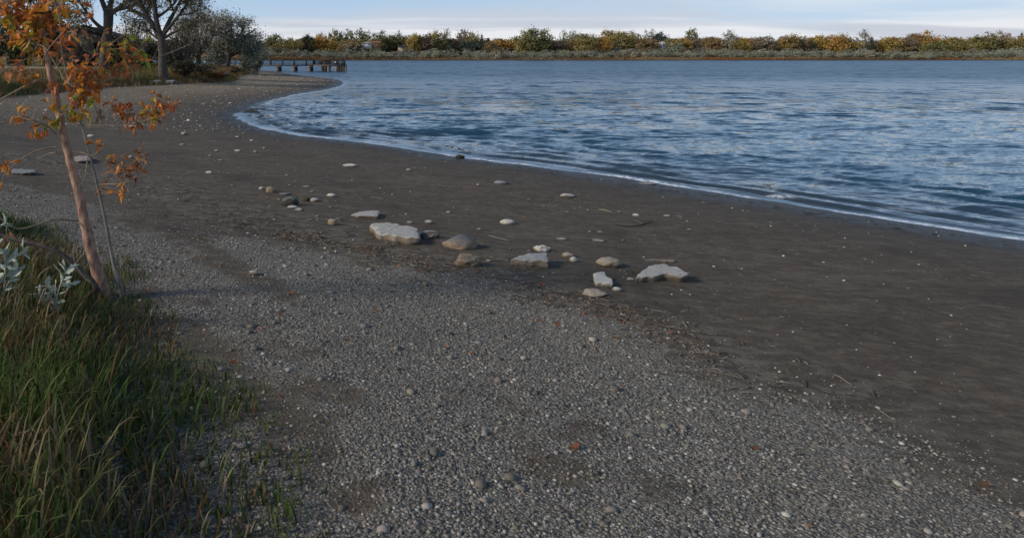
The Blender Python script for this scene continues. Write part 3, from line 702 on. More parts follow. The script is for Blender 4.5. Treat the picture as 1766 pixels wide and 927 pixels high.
def big_tree(name, label, base, Y, limbs, seed, leaves, lsize, cols, bark, kids=(3, 5), ln=3.0, up=.12, spread=.75, maxlev=4, minr=.012, lspread=.22, dy=1.5):
    """limbs: polylines (px, py, width px) of the photograph at the tree's own distance; twigs and leaves grow from them"""
    rng = np.random.default_rng(seed); g = hit(*base) if Y is None else np.array([(base[0] - CX) / F * Y, Y, gz((base[0] - CX) / F * Y, Y)])
    Y = g[1]; t = empty(name, g, label, 'tree'); tr = MB(); br = MB(); tips = []
    for q, lb in enumerate(limbs):
        P = np.array([at(a, b_, Y) for a, b_, _ in lb]) - g; R = np.array([c for _, _, c in lb]) / F * Y / 2
        if q: P[:, 1] += np.linspace(0, 1, len(P)) ** 1.2 * rng.uniform(-dy, dy)
        else: P[0, 2] = min(P[0, 2], -.15)
        PR = smooth_line(np.column_stack([P, R])); (tr if q == 0 else br).tube(PR[:, :3], PR[:, 3], 10 if q == 0 else 8)
        if q: branch_off(br, tips, PR[:, :3], PR[:, 3], ln, 1, rng, up, (kids[0] + 3, kids[1] + 4), spread, .17, minr, maxlev, .42 if name == 'cottonwood_tree' else .25)
    tr.obj('trunk', bark, t); br.obj('branches', bark, t)
    if leaves:
        T = [tips[k] for k in rng.integers(0, len(tips), leaves)]
        C = np.array([p[rng.integers(1, len(p))] for p in T]) + rng.normal(0, lspread, (leaves, 3))
        V, Fc, cc = leaf_quads(C, rng.uniform(.6, 1.4, leaves) * lsize, rng, .6); m = MB(); m.add(V, Fc, cc); m.obj('foliage', leaf_mat(*cols), t, False)
    return t
big_tree('cottonwood_tree', 'large dark cottonwood with forked trunk and sparse leaves at the edge of the beach', (281, 139), 63,
   [[(282, 140, 20), (280, 120, 15), (281, 95, 14), (279, 75, 14), (278, 62, 13)],
    [(279, 72, 11), (266, 48, 9), (255, 33, 8), (243, 14, 7), (230, -10, 6), (222, -40, 4)], [(266, 50, 8), (262, 36, 6), (240, 20, 4), (222, 14, 3)],
    [(278, 64, 10), (270, 38, 9), (268, 10, 8), (262, -18, 6), (258, -50, 4)], [(280, 64, 9), (288, 40, 8), (300, 16, 6), (312, -10, 5), (322, -40, 3)],
    [(281, 60, 8), (294, 45, 6), (312, 22, 5), (328, 0, 4), (340, -22, 3)], [(270, 30, 6), (283, 22, 5), (300, 8, 4), (310, -8, 3)], [(282, 66, 6), (302, 54, 4), (322, 48, 3), (338, 36, 2)],
    [(272, 66, 6), (262, 60, 4), (248, 50, 3), (238, 52, 2)]],
   101, 1700, .24, ((.075, .068, .028), (.16, .13, .05)), BARK, ln=2.9, minr=.0045, lspread=.35, spread=.9, maxlev=5, kids=(2, 3))
big_tree('cottonwood_tree', 'massive dark cottonwood with spreading limbs on the lawn left of the forked one', (178, 128), 72,
   [[(178, 130, 22), (180, 100, 17), (184, 70, 16), (187, 40, 16), (187, 22, 17)],
    [(186, 26, 11), (180, 8, 9), (174, -12, 8), (168, -40, 5)], [(187, 22, 12), (191, 4, 10), (196, -20, 7), (200, -50, 4)], [(188, 26, 10), (204, 14, 8), (220, 2, 7), (232, -18, 5), (240, -40, 3)],
    [(192, 19, 8), (208, 15, 6), (222, 12, 5), (236, 4, 4), (250, -8, 3)], [(180, 52, 8), (168, 42, 6), (158, 28, 5), (148, 12, 4), (140, -8, 3)], [(220, 18, 4), (236, 22, 3), (250, 34, 2)],
    [(182, 60, 6), (170, 52, 5), (152, 44, 3), (138, 46, 2)]],
   102, 2000, .24, ((.07, .068, .03), (.15, .13, .05)), BARK, ln=3.0, minr=.0045, lspread=.35, spread=.9, maxlev=5, kids=(2, 3))
big_tree('cottonwood_tree', 'grey trunked tree at the left edge behind the orange sapling', (44, 118), 95,
   [[(44, 118, 14), (45, 80, 12), (44, 45, 11), (45, 22, 10)], [(45, 30, 7), (40, 5, 6), (34, -20, 4)], [(45, 25, 7), (52, 0, 6), (56, -28, 4)], [(45, 40, 6), (62, 20, 4), (78, 2, 3), (88, -14, 2)], [(45, 45, 5), (28, 28, 4), (12, 12, 3), (2, 0, 2)], [(46, 52, 5), (66, 40, 4), (92, 30, 3), (112, 24, 2)]],
   103, 6000, .30, ((.055, .058, .024), (.12, .10, .04)), BARK_GREY, ln=3.4, minr=.014, lspread=.4)
big_tree('olive_tree', 'greyish bare twigged olive tree standing in the dry grass', (345, 112), 98,
   [[(344, 113, 11), (342, 100, 8), (343, 88, 8)], [(342, 92, 5), (330, 76, 4), (318, 60, 3), (310, 42, 2)], [(343, 90, 5), (338, 66, 4), (336, 44, 3), (340, 22, 2)], [(344, 90, 5), (352, 72, 4), (356, 50, 3), (352, 28, 2)],
    [(345, 94, 5), (358, 80, 4), (370, 66, 3), (376, 48, 2)], [(340, 98, 4), (328, 92, 3), (314, 84, 2)], [(343, 86, 4), (346, 60, 3), (360, 36, 2)], [(340, 84, 4), (326, 66, 3), (322, 40, 2)]],
   104, 9500, .20, ((.17, .15, .12), (.32, .28, .225)), BARK, ln=2.6, minr=.012, lspread=.4, dy=2.5, up=.05, spread=.9)
big_tree('olive_tree', 'dense silver grey olive tree leaning over the beach before the pier', (393, 114), 104,
   [[(392, 116, 9), (394, 104, 7), (396, 92, 7)], [(396, 94, 5), (386, 76, 4), (376, 58, 3), (372, 44, 2)], [(396, 92, 5), (402, 70, 4), (400, 52, 3), (404, 40, 2)], [(397, 94, 5), (412, 76, 4), (428, 62, 3), (444, 52, 2)],
    [(397, 98, 4), (416, 88, 3), (434, 80, 3), (450, 70, 2)], [(394, 100, 4), (380, 90, 3), (366, 80, 2)], [(398, 86, 4), (412, 62, 3), (424, 44, 2)], [(396, 88, 4), (390, 64, 3), (388, 44, 2)], [(400, 92, 4), (422, 84, 3), (440, 86, 2)]],
   105, 15000, .22, ((.115, .12, .095), (.27, .27, .215)), BARK, ln=2.7, minr=.012, lspread=.45, dy=2.8, up=.02, spread=.9)
# shrubs and undergrowth of the near left shore: clumps with their own stems
def clump_shrub(name, label, px, top, bot, w, Y, cols, seed, n=3200, leaf=.2, cat='shrub', group=None, dep=.8, twig=18, lean=0):
    rng = np.random.default_rng(seed); X = (px - CX) / F * Y; z0 = gz(X, Y); zt = H - (top - CY) / F * Y; h = max(.4, zt - z0); W = w / F * Y
    t = empty(name, (X, Y, z0), label, cat, group); st = MB(); C = []
    for q in range(twig):
        a = rng.uniform(0, 6.28); r = math.sqrt(rng.random()) * .5; tip = np.array([math.cos(a) * r * W + lean, math.sin(a) * r * W * dep, h * rng.uniform(.55, 1.0) * (1 - .9 * r * r)])
        p0 = tip * [.25, .25, 0] - [0, 0, .1]; mid = (p0 + tip) / 2 + rng.normal(0, .08 * W, 3) * [1, 1, .3]; pts = smooth_line([p0, mid, tip]); st.tube(pts, np.linspace(.035, .008, len(pts)) * max(.6, h / 3), 4)
        for s in range(5):
            k = rng.integers(len(pts) // 3, len(pts)); e = pts[k] + rng.normal(0, .12, 3) * [W, W, h]; st.tube([pts[k], (pts[k] + e) / 2 + [0, 0, .03], e], [.012, .009, .004], 3)
            m = n // (twig * 5); C.append(pts[k] + (e - pts[k]) * rng.random((m, 1)) * 1.1 + rng.normal(0, .035, (m, 3)) * [W, W, h])
    C = np.concatenate(C); C[:, 2] = np.maximum(C[:, 2], .05); st.obj('stems', BARK, t)
    V, Fc, cc = leaf_quads(C, rng.uniform(.6, 1.4, len(C)) * leaf, rng, .5); m = MB(); m.add(V, Fc, cc); m.obj('foliage', leaf_mat(*cols), t, False); return t
clump_shrub('olive_shrub', 'silver grey shrub drooping to the beach in front of the pier', 438, 76, 119, 42, 112, C_SAGE, 1, 7000, .2)
clump_shrub('olive_shrub', 'small silver shrub right against the pier walkway', 425, 92, 119, 24, 108, C_SAGE, 14, 2600, .22)
clump_shrub('shrub', 'dark twiggy shrub right of the forked cottonwood trunk', 313, 100, 139, 54, 66, ((.030, .028, .018), (.07, .06, .035)), 2, 4200, .16)
clump_shrub('shrub', 'low grey brown shrub on the bank above the red one', 345, 110, 137, 46, 69, ((.045, .04, .028), (.10, .085, .055)), 3, 3600, .15)
clump_shrub('red_shrub', 'low rust red shrub at the edge of the beach', 370, 124, 140, 44, 69.5, ((.08, .030, .016), (.15, .06, .026)), 4, 4200, .12)
clump_shrub('red_shrub', 'small rusty shrub nearer the pier at the end of the bank', 405, 117, 127, 20, 97, ((.10, .045, .020), (.18, .09, .035)), 5, 1800, .16)
clump_shrub('shrub', 'dark mound of undergrowth at the tip of the bank', 395, 119, 130, 34, 87, ((.03, .026, .02), (.07, .055, .04)), 6, 2200, .16)
clump_shrub('shrub', 'olive brown thicket behind the forked cottonwood', 300, 66, 112, 74, 108, ((.055, .048, .026), (.12, .095, .045)), 7, 6500, .3)
clump_shrub('shrub', 'tall dark thicket left of the forked cottonwood trunk', 245, 72, 112, 56, 100, ((.03, .036, .015), (.07, .07, .025)), 8, 5000, .3)
clump_shrub('shrub', 'grey green thicket behind the bare olive tree', 370, 84, 112, 60, 122, C_SAGE, 9, 4500, .3)
clump_shrub('shrub', 'dark evergreen hedge clump beside the shelter', 30, 60, 112, 60, 90, ((.035, .036, .02), (.07, .065, .035)), 10, 5000, .26)
clump_shrub('shrub', 'greyish brushy thicket under the massive cottonwood', 135, 52, 114, 74, 88, ((.085, .07, .058), (.15, .125, .10)), 11, 6500, .24)
clump_shrub('shrub', 'dark green bush on the lawn at the foot of the massive cottonwood', 205, 84, 122, 46, 78, ((.028, .032, .014), (.06, .06, .025)), 12, 3600, .2)
clump_shrub('shrub', 'far thicket of bare trees behind the shelter', 90, 30, 108, 100, 130, ((.05, .046, .034), (.10, .085, .055)), 15, 7000, .4)
clump_shrub('bare_shrub', 'tall bare twiggy thicket between the two dark cottonwoods', 232, 30, 112, 84, 92, ((.10, .085, .065), (.17, .145, .11)), 21, 900, .2, twig=75)
clump_shrub('bare_shrub', 'bare grey brush right behind the forked cottonwood', 310, 32, 112, 70, 94, ((.12, .105, .085), (.20, .175, .14)), 22, 1100, .2, twig=70)
clump_shrub('shrub', 'tall olive bush behind the hedge at the left edge', -10, 10, 108, 90, 125, ((.05, .05, .022), (.10, .09, .04)), 16, 6000, .4)
# park shelter
sy = 97.0; sh = empty('park_shelter', ((150 - CX) / F * sy, sy, gz((150 - CX) / F * sy, sy)), 'dark low gabled park shelter behind the trees on the lawn', 'shelter')
gx, gzz = sh.location.x, sh.location.z
hz = H - (73 - CY) / F * sy - gzz; az = H - (45 - CY) / F * sy - gzz; hw = 98 / F * sy
mb = MB(); V = [(-hw, -4, hz), (hw, -4, hz), (hw, 5, hz), (-hw, 5, hz), (0, -4, az), (0, 5, az), (-hw, -4, hz - .3), (hw, -4, hz - .3), (0, -4, az - .3), (-hw, 5, hz - .3), (hw, 5, hz - .3), (0, 5, az - .3)]
mb.add(V, [(1, 2, 5, 4), (3, 0, 4, 5), (0, 6, 8, 4), (1, 4, 8, 7), (0, 3, 9, 6), (2, 1, 7, 10), (7, 8, 11, 10), (8, 6, 9, 11), (3, 5, 11, 9), (5, 2, 10, 11)]); mb.obj('roof', ROOFD, sh, False)
for xx in (-hw + .8, -hw / 3, hw / 3, hw - .8):
    for yy in (-3, 4): mb = MB(); mb.box((xx, yy, hz / 2 + .2), (.35, .35, hz + .4)); mb.obj('post', BARK, sh, False)
mb = MB(); mb.box((0, 4.2, hz / 2), (2 * hw - 2, .2, hz)); mb.obj('back_wall', BARK, sh, False)
# dark gable boards
mb = MB(); mb.add([(-hw * .96, -3.6, hz), (hw * .96, -3.6, hz), (0, -3.6, az - .35)], [(0, 1, 2)]); mb.obj('gable', plain('gable_boards', (.022, .018, .015), (.04, .033, .028), .8, 3), sh, False)

# ------------------------------------------------------------------ grass
def blades(P, hgt, wid, rng, cols, bend=.35, lean=None):
    n = len(P); a = rng.uniform(0, 2 * PI, n); dirx = np.column_stack([np.cos(a), np.sin(a), np.zeros(n)]); side = np.column_stack([-np.sin(a), np.cos(a), np.zeros(n)])
    if lean is not None: dirx = dirx + lean
    b_ = (bend * rng.uniform(.2, 1.6, n) * hgt)[:, None]; up = np.array([0, 0, 1.0]); h = hgt[:, None]; w = wid[:, None]
    p0 = P; p1 = P + up * h * .5 + dirx * b_ * .25; p2 = P + up * h * .85 + dirx * b_ * .7; p3 = P + up * h * (1 - .1 * bend) + dirx * b_ * 1.15
    V = np.stack([p0 - side * w, p0 + side * w, p1 - side * w * .8, p1 + side * w * .8, p2 - side * w * .5, p2 + side * w * .5, p3], 1).reshape(-1, 3)
    o = np.arange(n)[:, None] * 7
    Q = np.concatenate([o + [0, 1, 3, 2], o + [2, 3, 5, 4]]); T = o + [4, 5, 6]
    return V, Q, T, np.repeat(cols, 7, 0)
GRASSM = mat_col('grass_blades', .8, .12, 3, .2, 0, .25)
rng = np.random.default_rng(77)
def scatter(n, xr, yr, test):
    out = []
    while sum(len(o) for o in out) < n:
        P = np.column_stack([rng.uniform(*xr, n), rng.uniform(*yr, n)]); out.append(P[test(P)])
    return np.concatenate(out)[:n]
P = scatter(34000, (-9, 1.2), (1.2, 10.5), lambda P: (bank_d(P) + (vnoise(P, 1.6, 41) - .5) * 1.0 > -.38 + rng.normal(0, .12, len(P))) & (P[:, 0] > -.85 * P[:, 1] - 1) & (rng.random(len(P)) < np.clip(1.25 - bank_d(P) * .12, .2, 1)))
z0 = terrain(P); nn = len(P); hu = vnoise(P, .9, 44, 2) + rng.normal(0, .13, nn)
pal = np.where((hu < .54)[:, None], [[.075, .115, .026]], np.where((hu < .64)[:, None], [[.12, .125, .036]], np.where((hu < .70)[:, None], [[.22, .11, .05]], [[.26, .21, .12]]))) * rng.uniform(.5, 1.25, (nn, 1))
hg = rng.uniform(.07, .27, nn) * (.5 + .9 * vnoise(P, .8, 45)) * (.4 + .6 * sstep(-.4, .5, bank_d(P)))
g = MB(); V, Q, T, cc = blades(np.column_stack([P, z0 - .01]), hg, rng.uniform(.003, .0075, nn), rng, pal, .55); g.add(V, Q, cc); g.Fs.append(T); 
tag(g.obj('bank_grass', GRASSM, None), 'long green and reddish grass at the foot of the orange sapling', 'grass', kind='stuff')
P = scatter(30000, (-40, -10), (26, 135), lambda P: (np.abs(bank_d(P) - .7) < 1.3 * rng.random(len(P)) + .4) | ((bank_d(P) > 0) & (bank_d(P) < 14) & (rng.random(len(P)) < .22)))
z0 = terrain(P); nn = len(P); hu = vnoise(P, .25, 54, 2) + rng.normal(0, .1, nn)
pal = np.where((hu < .42)[:, None], [[.095, .10, .032]], np.where((hu < .6)[:, None], [[.27, .20, .09]], [[.19, .11, .045]])) * rng.uniform(.5, 1.25, (nn, 1))
g = MB(); V, Q, T, cc = blades(np.column_stack([P, z0 - .03]), rng.uniform(.15, .6, nn), rng.uniform(.015, .03, nn), rng, pal, .4); g.add(V, Q, cc); g.Fs.append(T)
tag(g.obj('bank_grass', GRASSM, None), 'dry yellow and brown grass along the lawn bank under the trees', 'grass', kind='stuff')

# ------------------------------------------------------------------ stones
import bmesh
def ico(sub):
    bm = bmesh.new(); bmesh.ops.create_icosphere(bm, subdivisions=sub, radius=1); V = np.array([v.co[:] for v in bm.verts]); Fc = np.array([[v.index for v in f.verts] for f in bm.faces]); bm.free(); return V, Fc
I5 = ico(4); I3 = ico(3); I2 = ico(2); I1 = ico(1)
def rock_shape(seed, dims, knob=.12, block=2.0, sub=I5):
    V, Fc = sub; rng = np.random.default_rng(seed); U = V.copy()
    p = block; k = (np.abs(U) ** p).sum(1) ** (-1 / p); U = U * k[:, None]
    for q in range(5):                                       # facets: cut with random planes
        nrm = rng.normal(size=3); nrm /= np.linalg.norm(nrm); dd = rng.uniform(.68, .92); s = U @ nrm - dd; U = U - np.outer(np.clip(s, 0, None) * .85, nrm)
    o = rng.uniform(0, 50, 3)
    dsp = np.array([mnoise.fractal(Vector(v * 1.5 + o), 1.0, 2.0, 2) for v in V]) * knob + np.array([mnoise.fractal(Vector(v * 5 + o), 1.0, 2.0, 3) for v in V]) * knob * .38
    U = U * (1 + dsp)[:, None]
    U[:, 2] = np.where(U[:, 2] < -.4, -.4 + (U[:, 2] + .4) * .3, U[:, 2])
    lo, hi = U.min(0), U.max(0); U = (U - (lo + hi) / 2) / (hi - lo); U[:, 2] += .5
    return U * np.asarray(dims), Fc
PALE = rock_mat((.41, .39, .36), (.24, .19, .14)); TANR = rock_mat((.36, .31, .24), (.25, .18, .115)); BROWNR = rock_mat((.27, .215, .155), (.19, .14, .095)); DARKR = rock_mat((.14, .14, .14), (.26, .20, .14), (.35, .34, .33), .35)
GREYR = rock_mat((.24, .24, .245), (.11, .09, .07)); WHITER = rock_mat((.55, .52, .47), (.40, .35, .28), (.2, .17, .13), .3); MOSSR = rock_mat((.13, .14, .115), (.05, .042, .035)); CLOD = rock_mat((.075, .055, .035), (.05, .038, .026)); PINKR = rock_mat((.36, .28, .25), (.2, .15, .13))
def stone(px, y1, w, h, mat, label=None, seed=0, knob=.12, block=2.2, group=None, rz=0, dep=.75, name='rock', cat='rock', sub=None, sink=.18):
    g = hit(px, y1); Y = g[1]; W = w / F * Y; D = W * dep; sl = (y1 - CY) / F
    Ht = max(.32 * h / F * Y, h / F * Y - D * sl * .72); Ht *= 1 + sink
    sub = sub or (I5 if w > 24 else I3 if w > 9 else I2)
    V, Fc = rock_shape(seed + int(px), (W, D, Ht), knob, block, sub); mb = MB()
    c, s = math.cos(rz), math.sin(rz); V = np.stack([V[:, 0] * c - V[:, 1] * s, V[:, 0] * s + V[:, 1] * c, V[:, 2]], 1); mb.add(V, Fc)
    o = mb.obj(name, mat); o.location = (g[0], Y + D * .45, g[2] - sink * Ht); tag(o, label, cat, group); return o
def slab(top, thick, mat, label, seed=0, tilt=(0, 0), rough=.032, flare=1.0, name='rock', cat='rock'):
    """flat broken slab; its upper face follows an outline of the photograph, thick = height of its front face in px"""
    rng = np.random.default_rng(seed); T = np.array(top, float); yb = T[:, 1].max() + thick
    g = hit(T[T[:, 1].argmax(), 0], yb); th = thick / F * g[1] * 1.02; zt = g[2] + th
    P = np.array([at_z(a, b_, zt)[:2] for a, b_ in T]); c = P.mean(0); N_ = 72
    Q = np.concatenate([P, P[:1]]); ln = np.concatenate([[0], np.cumsum(np.linalg.norm(np.diff(Q, axis=0), axis=1))]); s = np.linspace(0, ln[-1], N_, endpoint=False)
    O = np.column_stack([np.interp(s, ln, Q[:, k]) for k in (0, 1)]) - c; size = np.abs(O).max()
    nz_ = np.array([mnoise.fractal(Vector((p[0] * 9 / size, p[1] * 9 / size, seed * 3.3)), 1, 2, 4) for p in O]); O *= (1 + nz_ * .05)[:, None]
    rings = [(f, th) for f in (.15, .35, .55, .75, .9, .97)] + [(1.0, th * .93), (1.015, th * .78), (1 + (flare - 1) * .5, th * .55), (1 + (flare - 1) * .75, th * .3), (flare - .03, 0), (flare - .06, -.05)]
    V = [np.array([[0, 0, th]])]
    for f, zz in rings: V.append(np.column_stack([O * f, np.full(N_, zz)]))
    V = np.concatenate(V); o3 = rng.uniform(0, 40, 3)
    dv = np.array([[mnoise.fractal(Vector(v * (4 / size) + o3 + k * 9), 1, 2, 4) for k in range(3)] for v in V]); side = (V[:, 2] < th * .95)[:, None]
    rim = np.concatenate([[0]] + [np.full(N_, {.9: .35, .97: .8, 1.0: 1.0}.get(round(f, 3), 0.) if zz > th * .7 else 0.) for f, zz in rings])
    ch = np.array([mnoise.fractal(Vector(v * (5.5 / size) + o3 + 31), 1, 2, 3) for v in V]); V[:, 2] -= np.clip(ch + .12, 0, .6) * rim * th * .5
    V = V + dv * np.where(side, [[1, 1, .5]], [[0, 0, .45]]) * rough * (size * 2)
    V[:, 2] += V[:, 0] * tilt[0] + V[:, 1] * tilt[1]
    mb = MB(); k = np.arange(N_); T3 = np.column_stack([np.zeros(N_, int), 1 + k, 1 + (k + 1) % N_]); area = (O[:, 0] * np.roll(O[:, 1], -1) - np.roll(O[:, 0], -1) * O[:, 1]).sum()
    Fq = np.concatenate([np.column_stack([1 + r * N_ + k, 1 + (r + 1) * N_ + k, 1 + (r + 1) * N_ + (k + 1) % N_, 1 + r * N_ + (k + 1) % N_]) for r in range(len(rings) - 1)])
    if area < 0: T3 = T3[:, ::-1]; Fq = Fq[:, ::-1]
    mb.add(V, T3); mb.Fs.append(Fq); o = mb.obj(name, mat); o.location = (c[0], c[1], g[2]); 
    bv = o.modifiers.new('soft', 'SUBSURF'); bv.levels = 1; bv.render_levels = 1
    tag(o, label, cat); return o
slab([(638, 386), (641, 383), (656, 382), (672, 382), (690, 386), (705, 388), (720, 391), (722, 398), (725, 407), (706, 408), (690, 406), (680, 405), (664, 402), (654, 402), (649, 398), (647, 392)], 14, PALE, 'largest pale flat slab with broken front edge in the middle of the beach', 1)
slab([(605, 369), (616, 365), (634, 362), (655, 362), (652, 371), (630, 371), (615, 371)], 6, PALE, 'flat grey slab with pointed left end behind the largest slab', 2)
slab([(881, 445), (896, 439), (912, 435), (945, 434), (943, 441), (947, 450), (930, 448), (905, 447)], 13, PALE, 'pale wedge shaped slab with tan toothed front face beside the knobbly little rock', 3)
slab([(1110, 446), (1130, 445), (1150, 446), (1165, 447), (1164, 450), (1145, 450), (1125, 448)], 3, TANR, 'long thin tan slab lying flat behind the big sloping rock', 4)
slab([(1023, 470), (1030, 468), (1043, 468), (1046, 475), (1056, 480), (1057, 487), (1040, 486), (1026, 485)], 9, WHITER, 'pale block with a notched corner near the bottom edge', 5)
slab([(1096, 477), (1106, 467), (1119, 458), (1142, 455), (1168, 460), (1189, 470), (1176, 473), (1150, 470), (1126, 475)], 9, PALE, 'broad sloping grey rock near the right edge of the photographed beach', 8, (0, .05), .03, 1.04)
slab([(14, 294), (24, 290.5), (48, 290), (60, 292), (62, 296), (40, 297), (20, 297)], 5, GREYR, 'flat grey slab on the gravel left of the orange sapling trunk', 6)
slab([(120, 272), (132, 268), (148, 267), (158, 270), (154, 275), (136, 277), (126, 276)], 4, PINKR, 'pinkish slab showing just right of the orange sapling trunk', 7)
S = [
 (743, 412, 33, 18, GREYR, 'blue grey stone close against the right end of the largest slab', .12, 2.4),
 (796, 430, 62, 31, DARKR, 'dark rounded boulder with a white patch on its top', .10, 2.2),
 (810, 460, 47, 27, BROWNR, 'knobbly tan rock in front of the dark rounded boulder', .20, 2.1),
 (938, 434, 31, 14, WHITER, 'small knobbly cream rock behind the pale wedge shaped slab', .30, 2.0),
 (982, 444, 21, 11, TANR, 'tan stone behind a small white one right of the wedge shaped slab', .15, 2.6),
 (992, 452, 15, 11, WHITER, 'small round white stone leaning against a tan one', .08, 2.3),
 (1054, 461, 44, 21, TANR, 'rounded tan boulder above the pale notched block', .16, 2.4),
 (1187, 479, 16, 11, PALE, 'grey stone tucked behind the right end of the broad sloping rock', .1, 2.5),
 (1090, 483, 14, 6, WHITER, 'small white stone at the left end of the broad sloping rock', .1, 2.2),
 (1066, 502, 16, 9, WHITER, 'pale pointed stone by the lower right corner of the notched block', .1, 2.2),
 (1030, 514, 44, 18, TANR, 'brownish pitted boulder below the notched block', .2, 2.3),
 (877, 387, 27, 11, WHITER, 'cream egg shaped stone alone on the mud above the dark boulder', .06, 2.0),
 (981, 340, 26, 8, PALE, 'flat grey shell shaped stone alone near the water', .08, 2.0),
 (865, 318, 24, 8, GREYR, 'dull flat stone on the wet mud below the shoreline', .1, 2.4),
 (604, 287, 26, 6, WHITER, 'thin pale stone alone on the upper mud', .1, 2.0),
 (573, 388, 16, 12, TANR, 'round tan cobble left of the largest slab', .12, 2.2),
 (467, 332, 18, 12, TANR, 'square topped tan stone at the left of the dark green boulder', .12, 3.5),
 (450, 327, 10, 6, WHITER, 'little white stone left of the square topped stone', .06, 2),
 (500, 355, 30, 19, MOSSR, 'dark greenish boulder among small pale stones', .08, 2.1),
 (527, 347, 15, 9, CLOD, 'black lump right of the dark greenish boulder', .2, 2),
 (542, 348, 16, 8, PALE, 'pale stone right of the black lump', .08, 2.1),
 (504, 359, 20, 6, WHITER, 'flat pale stone at the foot of the dark greenish boulder', .08, 2.1),
 (515, 363, 17, 6, PALE, 'second flat stone in front of the pale one under the greenish boulder', .08, 2.2),
 (571, 339, 17, 7, WHITER, 'white teardrop shaped stone right of the boulder group', .06, 2),
 (490, 336, 22, 5, GREYR, 'flat grey stone behind the dark greenish boulder', .08, 2),
 (740, 385, 16, 7, PALE, 'pale cobble just behind the blue grey stone', .06, 2),
 (707, 385, 12, 5, PALE, 'thin flat stone behind the right half of the largest slab', .06, 2),
 (971, 413, 19, 5, WHITER, 'thin white stone above the knobbly cream rock', .06, 2),
 (1035, 417, 21, 6, PALE, 'short straight bar of pale stone above the tan boulder', .1, 3.5),
 (1099, 373, 13, 6, WHITER, 'white stone above the driftwood stick', .06, 2),
 (1152, 373, 11, 4, WHITER, 'small white stone right of the driftwood stick', .06, 2),
 (794, 273, 18, 8, CLOD, 'brown clod of weed at the edge of the water', .3, 2),
 (1120, 318, 32, 5, PALE, 'pale flat stone half washed by the water', .1, 2.2),
 (437, 474, 18, 10, PALE, 'angular pale stone alone on the gravel', .14, 3),
 (225, 273, 9, 6, PALE, 'round grey stone right of the orange sapling above its low leaf cluster', .06, 2),
 (317, 232, 11, 5, PALE, 'white stone on the mud, highest of the stones left of the bay', .1, 2),
 (313, 250, 10, 3, PALE, 'flat white stone below the highest one left of the bay', .1, 2),
 (360, 299, 13, 5, WHITER, 'split white stone left of the middle of the mud', .12, 3),
 (156, 236, 13, 5, WHITER, 'flat white stone seen between the two sapling stems', .1, 2.2),
 (225, 219, 24, 4, WHITER, 'thin pale slab under the hanging orange leaves', .1, 2.2),
 (843, 451, 10, 5, WHITER, 'bright white pebble right of the knobbly tan rock', .05, 2),
 (774, 367, 9, 4, WHITER, 'white pebble midway between the largest slab and the egg shaped stone', .05, 2),
 (705, 294, 10, 4, PALE, 'grey pebble below the brown clod at the shore', .06, 2),
 (827, 396, 10, 4, PALE, 'thin pale pebble between the dark boulder and the egg shaped stone', .05, 2),
 (913, 433, 7, 3, WHITER, 'tiny white pebble left of the knobbly cream rock', .05, 2),
]
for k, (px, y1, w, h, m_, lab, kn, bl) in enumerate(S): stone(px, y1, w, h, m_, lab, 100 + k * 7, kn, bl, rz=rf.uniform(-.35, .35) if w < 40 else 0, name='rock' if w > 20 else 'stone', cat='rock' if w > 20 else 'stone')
for k, (px, y1, w, h) in enumerate([(373, 261, 9, 4), (362, 269, 8, 3), (380, 277, 7, 3), (409, 237, 8, 3), (434, 243, 8, 3), (409, 261, 11, 4), (440, 263, 7, 4), (455, 256, 6, 3), (345, 272, 6, 2), (495, 303, 8, 3), (510, 312, 5, 2), (528, 322, 14, 3), (500, 320, 7, 3), (538, 331, 9, 3), (570, 358, 7, 3),
        (547, 373, 8, 3), (535, 379, 8, 3), (583, 378, 11, 3), (690, 325, 5, 2), (825, 320, 7, 4), (912, 345, 6, 3), (940, 357, 5, 3), (1015, 363, 6, 3), (1069, 366, 7, 3), (1018, 400, 6, 3), (1036, 400, 10, 3), (1075, 415, 6, 3), (1106, 414, 7, 2), (1135, 421, 5, 2), (1190, 396, 9, 3), (956, 471, 8, 3), (1078, 467, 5, 3),
        (1076, 478, 6, 3), (960, 355, 9, 2), (880, 430, 4, 3), (830, 425, 4, 3), (1000, 390, 4, 2), (715, 345, 4, 2), (640, 330, 4, 2), (760, 320, 4, 2), (600, 345, 4, 2), (610, 310, 4, 2), (430, 300, 4, 2), (400, 320, 5, 2), (330, 300, 4, 2), (480, 285, 4, 2), (560, 270, 4, 2), (660, 290, 4, 2), (745, 300, 4, 2), (845, 350, 4, 2), (905, 375, 5, 2),
        (300, 205, 6, 2), (330, 195, 5, 2), (350, 180, 9, 2), (325, 207, 8, 2), (340, 209, 7, 2), (370, 175, 6, 2), (290, 240, 4, 2), (270, 255, 4, 2), (485, 250, 4, 2), (420, 236, 4, 2)]):
    stone(px, y1, w, h, rf.choice([PALE, WHITER, PALE, TANR]), 'tiny pale pebble scattered on the dark mud flat', 900 + k, .06, 2, group='tiny pale pebbles scattered on the mud', name='pebble', cat='pebble')
stone(268, 146, 22, 9, GREYR, 'dark boulder at the foot of the forked cottonwood, the left one', 61, .15, 2.3); stone(292, 145, 26, 8, GREYR, 'dark boulder right beside the forked cottonwood trunk', 62, .15, 2.3)
stone(388, 131, 16, 6, GREYR, 'grey boulder on the bank tip above the red shrub', 63, .15, 2.3); stone(485, 124, 16, 3, GREYR, 'dark stones at the water under the pier', 64, .2, 2.3)

